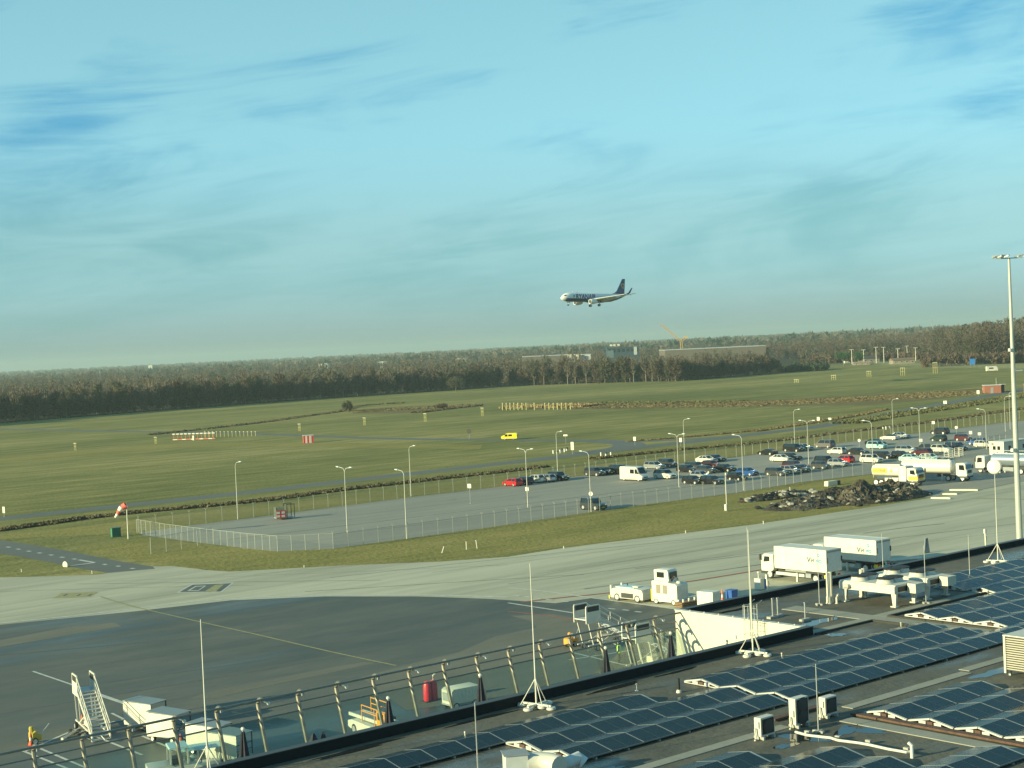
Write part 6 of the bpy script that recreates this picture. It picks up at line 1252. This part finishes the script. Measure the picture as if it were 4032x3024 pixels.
sheet('woodland_floor', fl_+[(EW[-1].x*2.2, EW[-1].y*2.2), (EW[0].x*2.2, EW[0].y*2.2)], .010, layered('leaf_litter', ((.03, .03, .02), (.05, .045, .03), (.075, .062, .04)), .95, coarse=.05, fine=.3, spec=.05), px=False)
def near_edge(xi, Y): return Y < np.interp(xi, exi, eY)+26
for i, m in enumerate((bare[2], bare[3])):
    r = np.random.default_rng(77+i)
    wood('undergrowth', 'low scrub filling the foot of the wood edge', 5200, None, 1700, -.36, .19, m, 640+i, 70, lambda xi, Y, r: 4.2*r.uniform(.6, 1.3, len(xi)), 7, near_edge, (.2, .5), (.7, 1.4))
wood('hedge', 'brown shrubbery around the distant houses', 420, 1175, 1430, .185, .285, bare[2], 570, 90, lambda xi, Y, r: 5.5*r.uniform(.5, 1.3, len(xi)), 7, lambda xi, Y: (Y > 1235) | (xi > .262))
wood('hedge', 'olive shrubbery around the distant houses', 200, 1200, 1430, .185, .285, bare[3], 571, 90, lambda xi, Y, r: 7.5*r.uniform(.5, 1.3, len(xi)), 6, lambda xi, Y: (Y > 1260) | (xi > .262))
# lone bushes and pine
def shrub(px, py, H, R, label, m, n=900, name='bush', zc=.5, zr=.5, r0=.1):
    t = thing(name, label, 'bush' if name == 'bush' else 'tree', G(px, py), 0); ob('crown', tri_mesh('crown', twigs(n, H, R, px, zc, zr, (.10, .25), (.5, 1.1)), m), t); trunk_mb(H*.8, r0, px).build('trunk', bark, t)
shrub(1370, 1622, 5.2, 2.6, 'lone bare bush on the field by the ditch', bare[3]); shrub(1735, 1607, 2.2, 3.2, 'low russet bush on the rough strip', bare[2], 600)
pinem = mat('pine_needles', (.030, .085, .030), .95, var=.35, scale=.3)
shrub(3322, 1443, 10.5, 7.0, 'flat topped dark green pine beside the low house', pinem, 2400, 'pine_tree', .72, .26, .35); shrub(3385, 1436, 9.5, 4.5, 'dark green conifer behind the street lamps', pinem, 1800, 'pine_tree', .6, .4, .35)
shrub(1795, 1542, 9.5, 6.0, 'rounded olive tree standing clear of the wood edge', bare[3], 1600, 'bare_tree', .55, .45, .25); shrub(2360, 1512, 3.0, 1.3, 'small pale bush at the wood edge', bare[1], 300)
# ------------------------------------------------------------------ airliner on approach
aw = mat('airliner_white', (.80, .80, .78), .3, spec=.6); an_ = mat('airliner_navy', (.010, .038, .15), .3, spec=.6); gold = mat('emblem_gold', (.62, .43, .13), .5); wgrey = mat('wing_grey', (.50, .52, .53), .4)
Yp = 694.0; pc = GY(2339, 1172, Yp)
t = thing('airliner', 'white and navy twin engined airliner on approach with its gear down', 'airplane', pc, EA+math.pi)
t.rotation_euler = (0, rad(-1.6), EA+math.pi)
def ring(x, r, zc, n=24): return [(x, r*math.cos(2*math.pi*k/n), zc+r*math.sin(2*math.pi*k/n)*1.06) for k in range(n)]
st = [(19.6, .08, -.45), (19.3, .55, -.42), (18.6, 1.05, -.3), (17.6, 1.5, -.14), (16.2, 1.8, -.03), (14.5, 1.88, 0), (5, 1.88, 0), (-6, 1.88, 0), (-10, 1.75, .12), (-13.5, 1.35, .48), (-16.5, .85, .9), (-18.6, .45, 1.2), (-19.4, .2, 1.3)]
m = MB(); m.loft([ring(*q) for q in st])
n = 24
for i, f in enumerate(m.f):
    c = [sum(m.v[k][a] for k in f)/len(f) for a in (0, 2)]
    lim = -.72 if c[0] > -5 else -.72+(-5-c[0])*.10
    m.m[i] = 1 if c[1] < lim and c[0] < 17.5 else 0
fu = m.build('fuselage', [aw, an_], t, True)
MB().add([(18.75, -.62, .42), (18.75, .62, .42), (17.9, .98, .98), (17.9, -.98, .98)], [(0, 1, 2, 3)]).build('cockpit_window', winm, fu, False, (.02, 0, .03))
for s in (-1, 1):
    MB().add([(18.72, s*.66, .40), (17.6, s*1.42, .5), (17.5, s*1.22, .92), (17.95, s*1.0, .95)], [(0, 1, 2, 3)]).build('cockpit_window', winm, fu, False, (.03, s*.03, .02))
    for k in range(30): MB().bx(-.12, .12, -.01, .01, -.17, .17).build('cabin_window', winm, fu, False, (13.2-k*.8, s*1.885, .36)) if not (1.0 < 13.2-k*.8 < 12.6) else None
    T = Matrix.Translation((6.6, s*1.93, .18)) @ Matrix.Rotation(0 if s < 0 else math.pi, 4, 'Z') @ Matrix.Rotation(math.pi/2, 4, 'X')
    text('RYANAIR', 2.9, an_, fu, T, sx=.98, bold=.09)
    # small harp shaped emblem ahead of the name
    ex = 13.6
    MB().add([(ex+.6, s*1.9, .9), (ex-.5, s*1.9, .95), (ex-.3, s*1.9, .2), (ex+.1, s*1.9, -.5), (ex+.35, s*1.9, .1)], [(0, 1, 2, 3, 4)]).build('emblem', an_, fu); MB().add([(ex+.35, s*1.915, .7), (ex-.25, s*1.915, .72), (ex-.1, s*1.915, .25), (ex+.1, s*1.915, -.1)], [(0, 1, 2, 3)]).build('emblem_inner', aw, fu)
# fin with emblem
fin = [(-11.0, 1.9), (-12.6, 2.25), (-13.8, 2.9), (-17.6, 8.6), (-19.2, 8.6), (-18.6, 1.7)]
vf = MB().prism(fin, -.16, .16, .12, .05).build('tail_fin', an_, t)
for s in (-1, 1):
    y = s*.19; hp = [(-16.2, 6.3), (-17.2, 6.55), (-18.6, 6.35), (-18.5, 5.9), (-18.25, 4.6), (-17.9, 3.9), (-17.2, 4.6), (-16.5, 5.6)]; hi_ = [(-16.7, 6.05), (-17.3, 6.2), (-18.1, 6.05), (-18.0, 5.2), (-17.85, 4.6), (-17.2, 5.2)]
    MB().add([(a, y, b) for a, b in hp], [tuple(range(len(hp)))]).build('gold_emblem', gold, vf); MB().add([(a, y+s*.02, b) for a, b in hi_], [tuple(range(len(hi_)))]).build('emblem_centre', an_, vf)
    for q in range(3): MB().bar((-16.95-q*.35, y+s*.03, 6.05), (-17.3-q*.2, y+s*.03, 5.1), .06, .02).build('emblem_string', gold, vf)
def wing(s, root, tip, thick, name, m, dih):
    (x0, x1, y0, z0), (x2, x3, y1, z1) = root, tip
    def sec(a, b, y, z, th): return [(a, s*y, z), (a-(a-b)*.15, s*y, z+th*.6), (a-(a-b)*.45, s*y, z+th*.5), (b, s*y, z), (a-(a-b)*.45, s*y, z-th*.4), (a-(a-b)*.12, s*y, z-th*.4)]
    return MB().loft([sec(x0, x1, y0, z0, thick), sec(x0+(x2-x0)*.3, x1+(x3-x1)*.12 if name == 'wing' else x1+(x3-x1)*.3, y0+(y1-y0)*.3, z0+(z1-z0)*.3, thick*.7), sec(x2, x3, y1, z1, thick*.3)]).build(name, m, t, True)
for s in (-1, 1):
    wg = wing(s, (5.8, -2.2, 1.2, -1.15), (-3.6, -5.2, 16.6, .85), .75, 'wing', wgrey, 0)
    wl = MB().loft([[(-3.6, s*16.55, .85), (-5.2, s*16.55, .85), (-5.2, s*16.65, .82), (-3.6, s*16.65, .82)], [(-4.4, s*17.0, 1.3), (-5.6, s*17.0, 1.3), (-5.6, s*17.1, 1.28), (-4.4, s*17.1, 1.28)], [(-5.9, s*17.5, 3.4), (-6.5, s*17.5, 3.4), (-6.5, s*17.56, 3.4), (-5.9, s*17.56, 3.4)]]).build('winglet', an_, wg)
    MB().loft([[(-4.0, s*16.6, .8), (-5.2, s*16.6, .8), (-5.2, s*16.6, .74), (-4.0, s*16.6, .74)], [(-5.4, s*17.5, .1), (-5.8, s*17.5, .1), (-5.8, s*17.5, .07), (-5.4, s*17.5, .07)]]).build('lower_winglet', wgrey, wg)
    MB().loft([[(-1.9, s*2.0, -1.3), (-3.9, s*2.0, -1.95), (-3.9, s*2.0, -2.02), (-1.9, s*2.0, -1.42)], [(-2.9, s*10.5, -.15), (-4.4, s*10.5, -.7), (-4.4, s*10.5, -.76), (-2.9, s*10.5, -.25)]]).build('flap', wgrey, wg)
    MB().loft([[(6.2, s*2.2, -1.25), (5.5, s*2.2, -1.0), (5.5, s*2.2, -1.1), (6.1, s*2.2, -1.4)], [(-2.9, s*15.8, .65), (-3.4, s*15.8, .8), (-3.4, s*15.8, .72), (-2.95, s*15.8, .55)]]).build('slat', aw, wg)
    for yy in (4.0, 7.2, 9.6): MB().tube([(0.4-yy*.28, s*yy, -1.1+yy*.11), (-2.4-yy*.2, s*yy, -1.55+yy*.11), (-4.2-yy*.13, s*yy, -1.75+yy*.11)], [.12, .26, .06], 8).build('flap_fairing', wgrey, wg)
    wing(s, (-14.2, -17.6, .6, .95), (-17.9, -19.2, 7.1, 1.75), .35, 'tailplane', wgrey, 0)
    eg = MB().lathe([(.78, 4.0), (.95, 4.15), (1.05, 4.0), (1.12, 3.2), (1.1, 2.0), (.85, .6), (.55, .0), (.40, -.4)], 20, (3.0, s*4.9, -2.05), 'X').build('engine', aw, t, True)
    MB().lathe([(.04, 4.02), (.78, 4.01), (.78, 3.98), (.04, 3.98)], 18, (3.0, s*4.9, -2.05), 'X').build('intake', dark, eg); MB().prism([(3.2, -1.3), (6.2, -1.2), (5.8, -.9), (2.5, -.9)], s*4.9-.15, s*4.9+.15).build('pylon', aw, eg)
    MB().tube([(-.4, s*2.85, -1.1), (-.4, s*2.85, -3.35)], .13, 8).build('main_gear_leg', lgrey, t); MB().bar((.5, s*2.3, -1.4), (-.4, s*2.85, -2.6), .1).build('gear_strut', lgrey, t)
    for q in (-.38, .38): w2 = add_wheel(t, -.4, s*2.85+q, .55); w2.location.z = -3.4; w2.scale = (1, 1.6, 1)
MB().tube([(15.2, 0, -1.6), (15.4, 0, -3.3)], .09, 8).build('nose_gear_leg', lgrey, t)
for q in (-.2, .2): w2 = add_wheel(t, 15.4, q, .36); w2.location.z = -3.35
for s in (-1, 1): MB().bx(14.6, 15.9, s*.45-.02, s*.45+.02, -2.5, -1.75).build('gear_door', aw, t)
MB().loft([[(5.5, y, z) for y, z in ((-.9, -1.7), (.9, -1.7), (.6, -1.9), (-.6, -1.9))], [(2, y, z) for y, z in ((-1.6, -1.5), (1.6, -1.5), (1.0, -2.35), (-1.0, -2.35))], [(-4, y, z) for y, z in ((-1.5, -1.5), (1.5, -1.5), (.9, -2.25), (-.9, -2.25))], [(-7, y, z) for y, z in ((-.6, -1.7), (.6, -1.7), (.4, -1.9), (-.4, -1.9))]]).build('belly_fairing', an_, t, True)
MB().prism([(13.4, 1.9), (12.8, 1.9), (12.5, 2.6), (12.7, 2.6)], -.04, .04).build('antenna', aw, t)
# ------------------------------------------------------------------ haze
hz_ = MB().bx(-13500, 13500, -1500, 13500, -1.0, 74.0)
hm = bpy.data.materials.new('haze_air'); hm.use_nodes = True; ht = hm.node_tree; ht.nodes.clear(); ho = ht.nodes.new('ShaderNodeOutputMaterial'); hv = ht.nodes.new('ShaderNodeVolumePrincipled')
hv.inputs['Color'].default_value = (.58, .74, .76, 1); hv.inputs['Density'].default_value = .00012; hv.inputs['Anisotropy'].default_value = .1; ht.links.new(hv.outputs[0], ho.inputs['Volume'])
o = hz_.build('haze', hm); tag(o, 'thin pale haze over the airfield', None, None, 'stuff')
